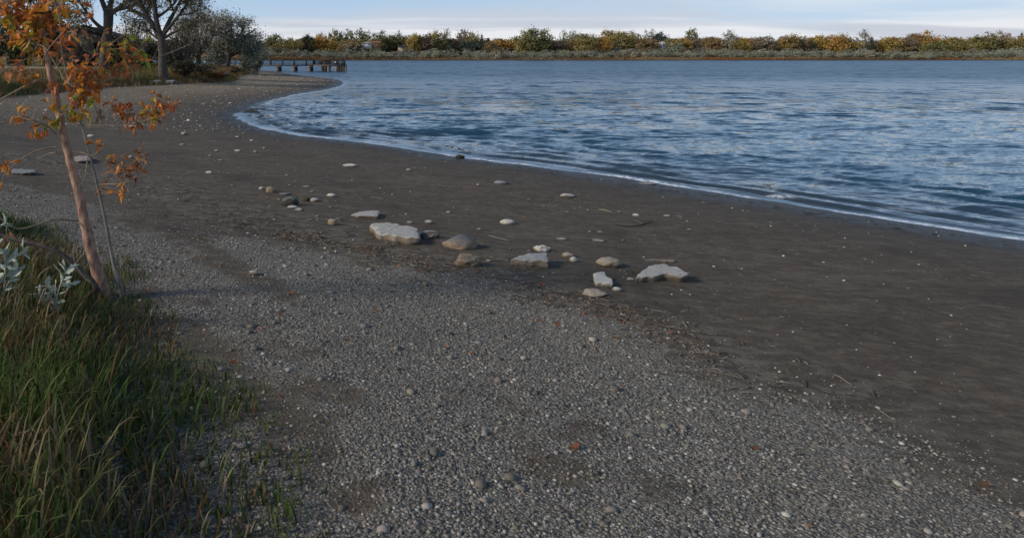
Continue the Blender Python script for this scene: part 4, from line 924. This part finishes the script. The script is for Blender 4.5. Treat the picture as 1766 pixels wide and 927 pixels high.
# gravel: countless small pebbles
rng = np.random.default_rng(9)
def pebbles(n, test, xr, yr, smin, smax, name, label, bright):
    Q = []
    while sum(map(len, Q)) < n:
        r = np.sqrt(rng.uniform(yr[0] ** 1.2, yr[1] ** 1.2, n)) ** (2 / 1.2); P = np.column_stack([rng.uniform(xr[0], xr[1], n) * r, r]); Q.append(P[test(P)])
    P = np.concatenate(Q)[:n]; z0 = terrain(P); s = smin * (smax / smin) ** (rng.random(n) ** 2.8) * (1 + P[:, 1] * .012); s = np.where(rng.random(n) < .02, s * rng.uniform(1.5, 3.4, n), s)
    shapes = [rock_shape(q, (1, 1, 1), .15, 2.2, I1)[0] for q in range(8)]; Fc0 = I1[1]; mb = MB(); kind = rng.integers(0, 8, n)
    for q in range(8):
        m = kind == q; k = m.sum(); V = shapes[q]; a = rng.uniform(0, 6.28, k); ss = s[m]; ex = rng.uniform(.6, 1, k); ez = rng.uniform(.28, .6, k)
        X = V[None, :, 0] * ss[:, None]; Y_ = V[None, :, 1] * (ss * ex)[:, None]; Z_ = V[None, :, 2] * (ss * ez)[:, None]
        Vw = np.stack([X * np.cos(a)[:, None] - Y_ * np.sin(a)[:, None] + P[m, 0][:, None], X * np.sin(a)[:, None] + Y_ * np.cos(a)[:, None] + P[m, 1][:, None], Z_ + (z0[m] - ss * .12)[:, None]], -1)
        g_ = rng.choice(bright, k) * (.75 + .5 * vnoise(P[m], .5, 73)) * rng.uniform(.8, 1.45, k); tint = np.column_stack([g_ * rng.uniform(1.02, 1.18, k), g_, g_ * rng.uniform(.78, .97, k)])
        mb.add(Vw.reshape(-1, 3), (np.arange(k)[:, None, None] * len(V) + Fc0[None]).reshape(-1, 3), np.repeat(tint, len(V), 0))
    return tag(mb.obj(name, PEBM, None, False), label, 'gravel', kind='stuff')
PEBM = mat_col('pebble_stone', .8, .2, 60, .3)
def gtest(P):
    gdn = np.where(inside(P, GPOLY), 1, -1) * seg_dist(P, GRAVEL); return (gdn + (vnoise(P, .8, 9) - .5) * 1.6 > rng.normal(.1, .35, len(P))) & (bank_d(P) < .3) & (shore_d(P) > .3) & (gdens(P) > rng.random(len(P)))
pebbles(105000, gtest, (-.62, 1.05), (1.8, 14), .005, .025, 'gravel', 'grey gravel pebbles covering the upper beach', [.08, .10, .11, .12, .13, .14, .15, .16, .18, .21, .28])
def mtest(P): return (shore_d(P) > .2) & (bank_d(P) < 0) & (rng.random(len(P)) < .25 + .75 * np.exp(-(seg_dist(P, STR1) / .8) ** 2))
pebbles(2600, mtest, (-.5, .9), (4, 34), .010, .032, 'gravel', 'thin scatter of pale grit and pebbles over the mud', [.08, .12, .2, .32, .45])
def stest(P): return (shore_d(P) > .6) & (bank_d(P) < -.2)
pebbles(5000, stest, (-.5, 0.05), (26, 110), .03, .09, 'gravel', 'pale shingle on the far spit and the beach under the trees', [.11, .15, .2, .26, .34])
# litter: dry stems and leaf scraps along the strandline
def litter(n, line, width, name, label, cols, lmin, lmax, yr):
    mb = MB(); seg = np.linalg.norm(np.diff(line, axis=0), axis=1); cum = np.concatenate([[0], np.cumsum(seg)])
    S_ = rng.uniform(0, cum[-1], n * 3); PP = np.stack([np.interp(S_, cum, line[:, q]) for q in (0, 1)], 1) + rng.normal(0, width, (n * 3, 2)) * (.3 + 1.4 * vnoise(np.column_stack([S_, S_ * 0]), 1.3, 3)[:, None])
    PP = PP[(PP[:, 1] > yr[0]) & (PP[:, 1] < yr[1])]; PP = PP[vnoise(PP, 1.7, 19, 2) > rng.uniform(.2, .7, len(PP))][:n]; ZZ = terrain(PP)
    for p, z0 in zip(PP, ZZ):
        ln = lmin * (lmax / lmin) ** rng.random(); a = rng.normal(-.5, 1.2); dv = np.array([math.cos(a), math.sin(a), rng.normal(0, .12)]) * ln / 2
        c = np.array([p[0], p[1], z0 + .008]); mb.tube([c - dv, c + rng.normal(0, ln * .06, 3) * [1, 1, .4] + [0, 0, .004], c + dv], [.0035, .0045, .002], 3, np.array(cols[rng.integers(len(cols))]) * rng.uniform(.6, 1.3))
    return tag(mb.obj(name, PEBM), label, 'litter', kind='stuff')
LIT = px_line([(380, 385), (470, 400), (560, 418), (650, 438), (740, 460), (830, 478), (930, 500), (1050, 545), (1200, 600)])
litter(1050, LIT, .24, 'plant_litter', 'reddish brown dry stems and leaf scraps washed up along the gravel edge', [(.10, .062, .042), (.15, .10, .065), (.20, .16, .11), (.06, .045, .035), (.24, .21, .16)], .02, .10, (3, 14))
litter(1100, STR1, .5, 'plant_litter', 'pale straw scattered along the strandline', [(.22, .2, .16), (.16, .14, .11), (.09, .075, .06)], .04, .2, (3, 22))
SHL = SHORE[(SHORE[:, 1] > 10) & (SHORE[:, 1] < 60) & (SHORE[:, 0] < 12)]
litter(700, SHL + [-.55, -.65], .25, 'plant_litter', 'brown weed left along the edge of the water', [(.07, .045, .022), (.10, .065, .03), (.05, .035, .02)], .05, .22, (10, 40))
# single sticks
def stick(pts, wpx, col, label, name='stick', lift=.012, cat='stick', forks=()):
    mb = MB(); P = smooth_line([hit(*q) + [0, 0, lift] for q in pts]); Yd = P[:, 1].mean(); mb.tube(P, np.linspace(1, .5, len(P)) * wpx / F * Yd / 2, 5, col)
    for f in forks: Q = smooth_line([hit(*q) + [0, 0, lift] for q in f]); mb.tube(Q, np.linspace(.7, .3, len(Q)) * wpx / F * Yd / 2, 4, col)
    o = mb.obj(name, PEBM); tag(o, label, cat); return o
stick([(1062, 388), (1082, 390), (1098, 391), (1112, 386), (1124, 381)], 3, (.13, .10, .08), 'crooked brown driftwood stick on the mud near the right edge', 'driftwood', .02, 'driftwood', [[(1100, 390), (1106, 387)], [(1108, 387), (1098, 382), (1090, 381)]])
stick([(843, 407), (858, 411), (878, 416)], 1.6, (.24, .21, .17), 'thin straight straw coloured stick between the dark boulder and the wedge slab')
stick([(1033, 362), (1045, 363), (1056, 367)], 3, (.20, .18, .13), 'short pale stick lying left of the white stone')
stick([(205, 213), (225, 211), (240, 212)], 2.2, (.26, .23, .19), 'pale stick lying under the hanging orange leaves')
stick([(720, 356), (735, 359), (748, 360)], 1.5, (.10, .08, .06), 'dark thin stick on the mud behind the largest slab')
stick([(640, 340), (660, 344)], 1.2, (.2, .17, .13), 'little straw on the mud left of the middle'); 

# ------------------------------------------------------------------ orange sapling
sap_g = hit(182, 513); SY = sap_g[1]
BARK_RED = plain('reddish_bark', (.17, .09, .062), (.46, .29, .205), .8, 26, (1, 1, .35), .006); TWIG = plain('twig_bark', (.16, .12, .08), (.32, .25, .17), .8, 20, None, .002); TWIGD = plain('dark_twig', (.05, .042, .036), (.11, .095, .08), .85, 14, None, .004)
LEAFY = mat_col('dry_leaf', .6, .2, 30, .3, .004, .42)
rl = np.random.default_rng(2024)
def leaf_blades(C, D, size, cols, curl=1.0, wide=.55, droop=0.):
    """C positions, D directions; a curled lobed leaf on a 7 x 5 grid each"""
    n = len(C); u = np.linspace(0, 1, 8); v = np.linspace(-1, 1, 5)
    prof = np.array([.04, .48, .80, 1.0, .86, .70, .34, .02]); lob = np.array([0, .10, -.10, .12, -.14, .12, -.05, 0])
    D = D / (np.linalg.norm(D, axis=1)[:, None] + 1e-9); r = rl.normal(size=(n, 3)); S = np.cross(D, r); S /= np.linalg.norm(S, axis=1)[:, None] + 1e-9; Nn = np.cross(S, D)
    size = np.asarray(size)[:, None, None]; k1 = rl.normal(0, .9, n)[:, None, None] * curl; k2 = rl.normal(.7, .5, n)[:, None, None] * curl; tw = rl.normal(0, .5, n)[:, None, None] * curl
    U = u[None, :, None]; Vv = v[None, None, :]; w = (prof[None, :, None] * wide * (1 + lob[None, :, None] * np.abs(Vv) * 2.2)) * .5
    x = U * (1 - .18 * np.abs(k1) * U); y = Vv * w * (1 - .3 * np.abs(k2) * np.abs(Vv)); zc = k1 * U * U * .45 + k2 * (np.abs(Vv) ** 1.5) * w * .9 + tw * U * Vv * w + rl.normal(0, .018, (n, 8, 5))
    P = C[:, None, None, :] + (x * size)[..., None] * D[:, None, None, :] + (y * size)[..., None] * S[:, None, None, :] + (zc * size)[..., None] * Nn[:, None, None, :]
    P[..., 2] -= (droop * U * U * size)
    i = np.arange(7)[:, None] * 5; j = np.arange(4)[None, :]; q = np.stack([i + j, i + j + 1, i + 6 + j, i + 5 + j], -1).reshape(-1, 4)
    Fc = (np.arange(n)[:, None, None] * 40 + q[None]).reshape(-1, 4)
    edge = (1 - .35 * np.abs(Vv) * rl.random((n, 1, 1))) * np.ones((n, 8, 5)); cc = cols[:, None, None, :] * edge[..., None]
    return P.reshape(-1, 3), Fc, cc.reshape(-1, 3)
PALS = {'r': [(.62, .20, .055), (.70, .24, .06), (.44, .13, .045), (.52, .24, .11)], 'o': [(.76, .30, .04), (.66, .23, .045), (.78, .37, .05), (.54, .17, .04)], 'y': [(.55, .39, .04), (.46, .27, .04), (.32, .32, .04), (.58, .24, .04)], 'g': [(.24, .32, .035), (.32, .37, .04), (.42, .38, .04)],
        'm': [(.62, .22, .045), (.74, .32, .045), (.48, .15, .045), (.44, .22, .09), (.36, .25, .05)], 'b': [(.42, .23, .13), (.34, .17, .09), (.50, .29, .16)]}
sap = empty('sapling', sap_g, 'leaning young tree with reddish trunk and curled orange autumn leaves at left', 'tree')
tr = MB(); TRK = [(184, 520, 24), (178, 503, 23), (165, 470, 20), (152, 430, 18), (140, 380, 17), (128, 330, 15.5), (115, 285, 14.5), (103, 245, 14), (94, 215, 13), (86, 180, 13), (75, 140, 13), (68, 108, 11), (61, 80, 9), (55, 50, 8), (50, 15, 6), (46, -25, 5)]
P = np.array([at(a, b_, SY) for a, b_, _ in TRK]); P[:, 1] += np.linspace(0, .25, len(P)); P -= sap_g; P[0, 2] = -.12
PR = smooth_line(np.column_stack([P, np.array([c for *_, c in TRK]) / F * SY / 2]))
PR[:, :3] += np.random.default_rng(4).normal(0, .002, (len(PR), 3)); tr.tube(PR[:, :3], PR[:, 3], 16)
tr.obj('trunk', BARK_RED, sap)
LPTS = [PR[:, :3] + sap_g]
def limb(mb, pts, w0, w1, dep=0., base=None, sides=6):
    Lp = np.concatenate(LPTS); pj = np.column_stack([CX + F * Lp[:, 0] / Lp[:, 1], CY + F * (H - Lp[:, 2]) / Lp[:, 1]]); k = np.argmin(np.linalg.norm(pj - np.array(pts[0]), axis=1)); off = Lp[k, 1] - SY
    P = np.array([at(a, b_, SY + off + dep * k / max(1, len(pts) - 1)) for k, (a, b_) in enumerate(pts)]) - (sap_g if base is None else base); P = smooth_line(P); mb.tube(P, np.linspace(w0, w1, len(P)) / F * SY / 2, sides); LPTS.append(P + (sap_g if base is None else base)); return P
bm_ = MB()
LIMBS = [([(72, 135), (50, 145), (25, 158), (0, 172), (-25, 182)], 5, 3.2, -.2), ([(64, 76), (74, 79), (84, 88), (90, 102), (104, 122), (110, 138), (120, 145), (128, 150)], 3, 1.8, -.15), ([(72, 112), (80, 88), (100, 65), (118, 45), (132, 22)], 3, 1.5, -.3), ([(62, 85), (70, 62), (84, 40), (92, 15), (96, -10)], 4, 2, .3),
         ([(60, 78), (40, 60), (22, 45), (4, 30), (-15, 18)], 4, 2, .3), ([(98, 232), (80, 215), (60, 208), (40, 200)], 2.5, 1.4, -.3), ([(97, 253), (68, 257), (42, 270), (20, 288), (6, 303)], 3.2, 2, -.2), ([(98, 262), (82, 264), (65, 275)], 1.8, 1.2, .1),
         ([(90, 190), (110, 200), (128, 192), (150, 185)], 2.4, 1.4, -.2), ([(118, 150), (140, 152), (160, 150), (182, 140), (205, 127), (235, 113), (260, 103), (300, 88), (332, 74)], 2.8, 1.4, .6), ([(262, 103), (268, 92), (273, 80)], 1.8, 1, .2), ([(135, 380), (118, 379), (97, 377), (75, 383), (50, 392), (25, 395), (-5, 372)], 3, 3, -.5),
         ([(128, 150), (145, 165), (160, 178), (164, 190)], 1.8, 1, -.1), ([(68, 100), (48, 100), (30, 110), (14, 118)], 2.4, 1.2, -.2), ([(118, 142), (132, 150), (140, 160)], 2.5, 1.5, 0), ([(140, 152), (150, 140), (160, 125), (172, 100), (186, 82)], 2, 1.2, -.2), ([(200, 130), (216, 110), (232, 95), (246, 84)], 2, 1.1, -.2), ([(105, 62), (108, 90), (112, 118)], 1.5, 1.3, .1)]
for pts, w0, w1, dp in LIMBS: limb(bm_, pts, w0, w1, dp)
bm_.obj('branches', TWIG, sap)
# sprigs: (from, to, leaves, palette, leaf px)
SPR = []
for k in range(30):
    a = (rl.uniform(2, 118), rl.uniform(0, 85)); SPR.append(((a[0] * .6 + 24, a[1] * .7 + 30), a, 6, rl.choice(['r', 'm', 'o', 'm', 'y']), 22))
SPR += [((62, 40), (70, -8), 6, 'm', 22), ((84, 20), (138, 6), 4, 'm', 20), ((20, 20), (-6, 10), 5, 'o', 22), ((50, 78), (22, 78), 5, 'g', 17), ((95, 62), (148, 32), 5, 'r', 20), ((92, 60), (112, 72), 6, 'r', 20), ((118, 62), (132, 58), 2, 'o', 16), ((70, 82), (88, 70), 4, 'r', 20), ((40, 82), (5, 60), 6, 'r', 22),
        ((100, 110), (126, 92), 5, 'r', 18), ((118, 140), (124, 112), 6, 'r', 18), ((120, 135), (140, 112), 6, 'o', 18), ((140, 152), (152, 105), 7, 'r', 20), ((140, 150), (166, 110), 6, 'r', 18), ((172, 100), (186, 48), 3, 'o', 15), ((160, 125), (180, 92), 7, 'y', 18), ((186, 90), (196, 78), 3, 'y', 18), ((190, 95), (216, 86), 7, 'm', 20), ((210, 112), (218, 72), 5, 'y', 19), ((220, 100), (246, 90), 9, 'g', 18), ((226, 104), (252, 78), 5, 'g', 18), ((214, 52), (216, 60), 1, 'g', 14),
        ((216, 112), (244, 106), 7, 'r', 19), ((200, 128), (214, 118), 6, 'r', 18), ((178, 140), (192, 116), 7, 'm', 18), ((172, 144), (176, 125), 4, 'r', 16),
        ((118, 142), (132, 138), 8, 'o', 22), ((120, 145), (150, 150), 10, 'o', 24), ((128, 150), (160, 160), 8, 'o', 22), ((135, 150), (162, 135), 5, 'm', 18), ((118, 150), (92, 155), 6, 'r', 20), ((140, 158), (128, 168), 5, 'r', 18),
        ((55, 145), (20, 142), 4, 'o', 18), ((40, 150), (50, 132), 4, 'o', 15), ((30, 112), (48, 122), 5, 'r', 16), ((14, 118), (6, 124), 3, 'r', 16), ((38, 112), (28, 124), 4, 'r', 17), ((6, 100), (-2, 108), 2, 'o', 16),
        ((62, 208), (30, 196), 7, 'o', 17), ((60, 208), (52, 184), 2, 'o', 14), ((72, 212), (58, 224), 4, 'o', 17), ((84, 205), (80, 176), 7, 'm', 15), ((82, 215), (76, 226), 3, 'r', 13), ((98, 205), (112, 190), 5, 'g', 22), ((92, 210), (98, 212), 3, 'g', 15), ((120, 196), (136, 178), 5, 'y', 18), ((130, 192), (152, 198), 6, 'y', 19), ((124, 198), (140, 204), 4, 'r', 14), ((160, 180), (168, 200), 4, 'b', 15), ((128, 152), (138, 170), 4, 'o', 18),
        ((0, 285), (10, 272), 4, 'o', 17), ((0, 300), (8, 290), 3, 'm', 16), ((2, 312), (5, 325), 2, 'o', 14), ((22, 395), (14, 418), 1, 'r', 19)]
def make_sprigs(SPR, base, dep, parent, dz=.35):
    lf = MB(); tw = MB()
    for a, b_, n, pal, sz in SPR:
        Lp = np.concatenate(LPTS); pj = np.column_stack([CX + F * Lp[:, 0] / Lp[:, 1], CY + F * (H - Lp[:, 2]) / Lp[:, 1]]); A = Lp[np.argmin(np.linalg.norm(pj - np.array(a), axis=1))]
        B = at(*b_, A[1] + rl.uniform(-dz, dz) * .5) - base; A = A - base; M = (A + B) / 2 + rl.normal(0, .02, 3) + [0, 0, .03]
        L_ = smooth_line([A, M, B]); tw.tube(L_, np.linspace(1.5, .8, len(L_)) / F * SY / 2, 4)
        n = int(n * 1.5 + .5); sz = sz * 1.0; t = rl.uniform(.35, 1.05, n); C = np.array([L_[min(len(L_) - 1, int(q * (len(L_) - 1)))] for q in t]) + rl.normal(0, .012, (n, 3))
        off = rl.normal(0, 1, (n, 3)) * [1, .8, .8] + (B - A) / (np.linalg.norm(B - A) + 1e-6) * .5 + [0, 0, -.25]; off /= np.linalg.norm(off, axis=1)[:, None]
        pet = rl.uniform(.1, .6, n)[:, None] * sz / F * SY
        for q in range(n): tw.tube([C[q], C[q] + off[q] * pet[q] * .5 + [0, 0, .004], C[q] + off[q] * pet[q]], [.0018, .0014, .0012], 3)
        cols = np.array([PALS[pal][k] for k in rl.integers(0, len(PALS[pal]), n)]) * rl.uniform(.65, 1.2, (n, 1))
        lf.add(*leaf_blades(C + off * pet, off + rl.normal(0, .35, (n, 3)), rl.uniform(.65, 1.2, n) * sz / F * SY, cols, 1.3, .56, .25))
    tw.obj('twigs', TWIG, parent); lf.obj('foliage', LEAFY, parent)
make_sprigs(SPR, sap_g, .05, sap)
fl = MB(); nL = 170; Q = np.concatenate([np.column_stack([rl.normal(-1.2, .8, 70), rl.normal(5.2, 1.2, 70)]), LIT[rl.integers(0, len(LIT), 70)] + rl.normal(0, .3, (70, 2)), np.column_stack([rl.uniform(-1.5, 3.5, 30), rl.uniform(2.6, 6, 30)])])
ang = rl.uniform(0, 6.28, nL); fl.add(*leaf_blades(np.column_stack([Q, terrain(Q) + .012]), np.column_stack([np.cos(ang), np.sin(ang), rl.normal(0, .15, nL)]), rl.uniform(.03, .065, nL), np.array([[(.40, .14, .05), (.30, .12, .06), (.26, .16, .09), (.20, .10, .055)][k] for k in rl.integers(0, 4, nL)]), .9, .6))
tag(fl.obj('fallen_leaves', LEAFY), 'curled rusty fallen leaves lying on the gravel and the strandline', 'leaf litter', kind='stuff')
# grey slender stem beside it
g2 = hit(213, 514); s2 = empty('sapling', g2, 'slender grey stem with a few orange leaf clusters right of the reddish trunk', 'tree')
m2 = MB(); ST = [(214, 520, 11), (208, 495, 10), (198, 462, 9), (190, 425, 8), (182, 380, 7), (174, 345, 6), (166, 310, 5.5), (157, 275, 5), (149, 245, 4.5), (140, 212, 4), (128, 168, 3.4), (114, 125, 3), (106, 88, 2.6), (103, 40, 2.3), (102, 0, 2), (101, -30, 1.6)]
Y2 = g2[1]; P = np.array([at(a, b_, Y2) for a, b_, _ in ST]) - g2; P[0, 2] = -.1; PR = smooth_line(np.column_stack([P, np.array([c for *_, c in ST]) * .78 / F * Y2 / 2])); m2.tube(PR[:, :3], PR[:, 3], 10); m2.obj('trunk', plain('pale_grey_bark', (.13, .115, .10), (.26, .24, .21), .85, 20, (1, 1, .3), .004), s2)
SY_old = SY; SY = Y2; m3 = MB(); LPTS = [PR[:, :3] + g2]
for pts, w0, w1, dp in [([(152, 266), (140, 262), (128, 261), (115, 261)], 1.8, 1, .1), ([(152, 266), (149, 290), (146, 308), (136, 322)], 2.4, 1, -.1), ([(154, 267), (162, 268), (170, 260), (175, 252)], 2, 1.2, -.1), ([(168, 318), (185, 317), (206, 317), (226, 311), (244, 297), (251, 282), (250, 272)], 2.4, 1.4, -.15),
                        ([(170, 326), (185, 330), (205, 332), (212, 334)], 1.6, 1, -.1), ([(142, 216), (170, 216), (205, 217), (235, 212), (262, 204), (286, 188), (300, 176)], 2.2, 1.2, -.2), ([(262, 204), (266, 188), (262, 165)], 1.6, 1, -.1), ([(206, 217), (204, 209), (203, 200)], 1.4, 1, 0), ([(205, 317), (196, 312), (199, 298)], 1.4, .9, 0), ([(205, 217), (208, 230), (215, 242)], 1.3, 1, 0)]: limb(m3, pts, w0, w1, dp, g2)
m3.obj('branches', TWIG, s2)
make_sprigs([((172, 258), (166, 246), 4, 'o', 14), ((200, 312), (198, 284), 6, 'r', 14), ((225, 311), (207, 270), 6, 'o', 15), ((240, 298), (218, 290), 6, 'r', 14), ((248, 292), (232, 294), 6, 'r', 13), ((251, 282), (244, 266), 4, 'b', 18), ((250, 285), (241, 276), 3, 'b', 15), ((228, 312), (218, 308), 6, 'r', 13), ((172, 325), (174, 322), 4, 'r', 13), ((206, 332), (205, 336), 5, 'o', 15), ((212, 330), (214, 322), 2, 'r', 12),
             ((212, 214), (186, 176), 8, 'r', 14), ((215, 210), (210, 180), 13, 'r', 14), ((222, 212), (222, 190), 11, 'r', 14), ((228, 214), (228, 210), 6, 'r', 15), ((235, 212), (236, 218), 3, 'r', 12), ((232, 208), (240, 196), 5, 'b', 13), ((258, 202), (252, 188), 7, 'o', 16), ((262, 205), (262, 180), 7, 'y', 16), ((266, 206), (268, 212), 5, 'o', 16), ((268, 202), (272, 186), 8, 'o', 15), ((276, 196), (284, 176), 9, 'r', 14), ((286, 188), (298, 178), 7, 'r', 14), ((262, 170), (261, 162), 2, 'o', 13), ((292, 186), (300, 188), 2, 'b', 10)], g2, .0, s2, .25)
SY = SY_old
# high bare arching twig
m4 = MB(); g4 = at(311, 45, 4.9)
# fallen dark branch in the grass
gb = hit(90, 500); fb = MB(); 
def branch_thing(pts, w, Yd, mat, label, name='fallen_branch', forks=()):
    base = at(*pts[-1], Yd); base[2] = gz(base[0], base[1]); mb = MB()
    P = smooth_line(np.array([at(a, b_, Yd) for a, b_ in pts]) - base); mb.tube(P, np.linspace(w[0], w[1], len(P)) / F * Yd / 2, 8)
    for f, w0 in forks: Q = smooth_line(np.array([at(a, b_, Yd) for a, b_ in f]) - base); mb.tube(Q, np.linspace(w0, 1, len(Q)) / F * Yd / 2, 5)
    o = mb.obj(name, mat); o.location = base; tag(o, label, 'branch'); return o
branch_thing([(-20, 385), (2, 405), (30, 414), (58, 419), (85, 427), (108, 438), (126, 455), (142, 470), (158, 482), (172, 505)], (6, 11), SY - .1, TWIGD, 'thick dark branch slanting down through the grass to the reddish trunk', forks=[([(40, 416), (55, 410), (64, 400), (66, 392)], 3), ([(100, 434), (112, 446), (114, 462), (116, 468)], 3), ([(0, 395), (8, 380), (-6, 366)], 4)])
branch_thing([(128, 420), (126, 440), (132, 460), (145, 478), (156, 486)], (2, 3), SY - .3, TWIG, 'thin reddish twig curving up from the foot of the trunk', 'twig')
branch_thing([(90, 458), (72, 468), (60, 485), (56, 508)], (2, 3), SY - .4, TWIG, 'thin bent dry stem above the white leaved plants', 'twig')
# silver leaved plants
SILV = mat_col('silver_leaf', .7, .1, 20, .2, 0, .15)
def silver(stems, Yd, label):
    base = at(*stems[0][0][0], Yd); base[2] = gz(base[0], base[1]); t = empty('silver_plant', base, label, 'plant'); st = MB(); lf = MB()
    for pts, n, sz in stems:
        P = np.array([at(a, b_, Yd + rl.uniform(-.03, .03)) for a, b_ in pts]) - base; P = smooth_line(P); st.tube(P, np.linspace(3.2, 1.2, len(P)) / F * Yd / 2, 6, (.5, .5, .42))
        tt = np.linspace(.25, 1, n); C = np.array([P[int(q * (len(P) - 1))] for q in tt]); T = np.gradient(P, axis=0); T = np.array([T[int(q * (len(P) - 1))] for q in tt]); T /= np.linalg.norm(T, axis=1)[:, None]
        sd = np.cross(T, [0, 1, 0.]) * np.where(np.arange(n) % 2, 1, -1)[:, None]; Dd = T * .7 + sd * .9 + rl.normal(0, .3, (n, 3))
        lf.add(*leaf_blades(C, Dd, rl.uniform(.9, 1.5, n) * sz / F * Yd, np.array([[.42, .47, .38]]) * rl.uniform(.8, 1.25, (n, 1)), .35, .40))
    st.obj('stems', SILV, t); lf.obj('leaves', SILV, t); return t
silver([([(2, 600), (4, 540), (6, 505), (10, 460), (6, 430)], 16, 20), ([(6, 460), (22, 446), (40, 432)], 8, 17), ([(8, 498), (18, 482), (30, 466)], 8, 17), ([(4, 520), (-6, 470), (-12, 420)], 12, 18), ([(2, 388), (8, 385), (10, 382)], 4, 14)], SY - .8, 'white leaved plant at the left edge of the grass')
silver([([(88, 600), (94, 540), (98, 508), (106, 485), (114, 463)], 16, 20), ([(98, 508), (88, 500), (78, 492)], 6, 17), ([(92, 540), (80, 515), (66, 505)], 8, 18), ([(106, 488), (114, 486), (121, 490)], 4, 14)], SY - .8, 'white leaved plant between the fallen branch and the left edge plant')

# ------------------------------------------------------------------ sky, sun, camera
SUN_EL, SUN_AZ = math.radians(27), math.atan2(-.86, -.30)
w = bpy.data.worlds.new('World'); SC.world = w; w.use_nodes = True; nt = w.node_tree; bg = nt.nodes['Background']
sky = N(nt, 'ShaderNodeTexSky'); sky.sky_type = 'NISHITA'; sky.sun_disc = False; sky.sun_elevation = SUN_EL; sky.sun_rotation = SUN_AZ; sky.air_density = 1.0; sky.dust_density = .3; sky.ozone_density = 1.6
gen = N(nt, 'ShaderNodeTexCoord').outputs['Generated']; sx = N(nt, 'ShaderNodeSeparateXYZ'); L(nt, gen, sx.inputs[0])
zz = math_(nt, 'MAXIMUM', sx.outputs[2], 0.0); den = math_(nt, 'ADD', zz, .060)
cv = N(nt, 'ShaderNodeCombineXYZ'); L(nt, math_(nt, 'DIVIDE', sx.outputs[0], den), cv.inputs[0]); L(nt, math_(nt, 'DIVIDE', sx.outputs[1], den), cv.inputs[1])
mp = N(nt, 'ShaderNodeMapping'); mp.inputs['Scale'].default_value = (.20, .30, 1); mp.inputs['Location'].default_value = (3.1, 1.4, 0); L(nt, cv.outputs[0], mp.inputs['Vector'])
n1 = noise_n(nt, mp.outputs[0], 1.0, 8, .55)
mp2 = N(nt, 'ShaderNodeMapping'); mp2.inputs['Scale'].default_value = (.17, .38, 1); mp2.inputs['Location'].default_value = (8.3, .4, 0); L(nt, cv.outputs[0], mp2.inputs['Vector'])
n2 = noise_n(nt, mp2.outputs[0], 1.0, 6, .5)
low = ramp_fac(nt, zz, .11, .012)                                   # cloud cover thickens towards the horizon
thr = math_(nt, 'ADD', n1, math_(nt, 'MULTIPLY', low, .17))
cover = math_(nt, 'MULTIPLY', ramp_fac(nt, thr, .48, .68), math_(nt, 'ADD', .12, math_(nt, 'MULTIPLY', low, .88)))
cl = mixc(nt, ramp_fac(nt, n2, .46, .60), (8.4, 8.45, 8.7), (5.9, 6.1, 6.75))
mid = ramp_fac(nt, zz, .75, .10)
haze = mixc(nt, math_(nt, 'MULTIPLY', mid, .65), sky.outputs[0], (3.8, 5.8, 8.9))
haze = mixc(nt, math_(nt, 'MULTIPLY', low, .75), haze, (5.7, 6.9, 8.4))
L(nt, mixc(nt, cover, haze, cl), bg.inputs['Color']); bg.inputs['Strength'].default_value = .10
sd = bpy.data.lights.new('sun', 'SUN'); sd.energy = 3.2; sd.angle = math.radians(10); sd.color = (1, .90, .76)
so = bpy.data.objects.new('sun', sd); COL.objects.link(so)
v = Vector((math.sin(SUN_AZ) * math.cos(SUN_EL), math.cos(SUN_AZ) * math.cos(SUN_EL), math.sin(SUN_EL))); so.rotation_euler = v.to_track_quat('Z', 'Y').to_euler(); so.location = v * 50
cam = bpy.data.cameras.new('camera'); co_ = bpy.data.objects.new('camera', cam); COL.objects.link(co_); SC.camera = co_
co_.location = (0, 0, H); co_.rotation_euler = (PI / 2, 0, 0); cam.clip_start = .05; cam.clip_end = 9000; cam.sensor_fit = 'HORIZONTAL'; cam.sensor_width = 36
FW, FH, FX, FY = 1766.0, 926.1, 0.0, 0.0                            # frame: width, height and upper left corner in photograph pixels
cam.lens = 36 * F / FW; cam.shift_x = (FX + FW / 2 - CX) / FW; cam.shift_y = -(FY + FH / 2 - CY) / FW
SC.view_settings.view_transform = 'Standard'; SC.view_settings.look = 'None'; SC.view_settings.exposure = 0; SC.view_settings.gamma = 1
SC.render.engine = 'CYCLES'; SC.cycles.max_bounces = 6; SC.cycles.use_denoising = True
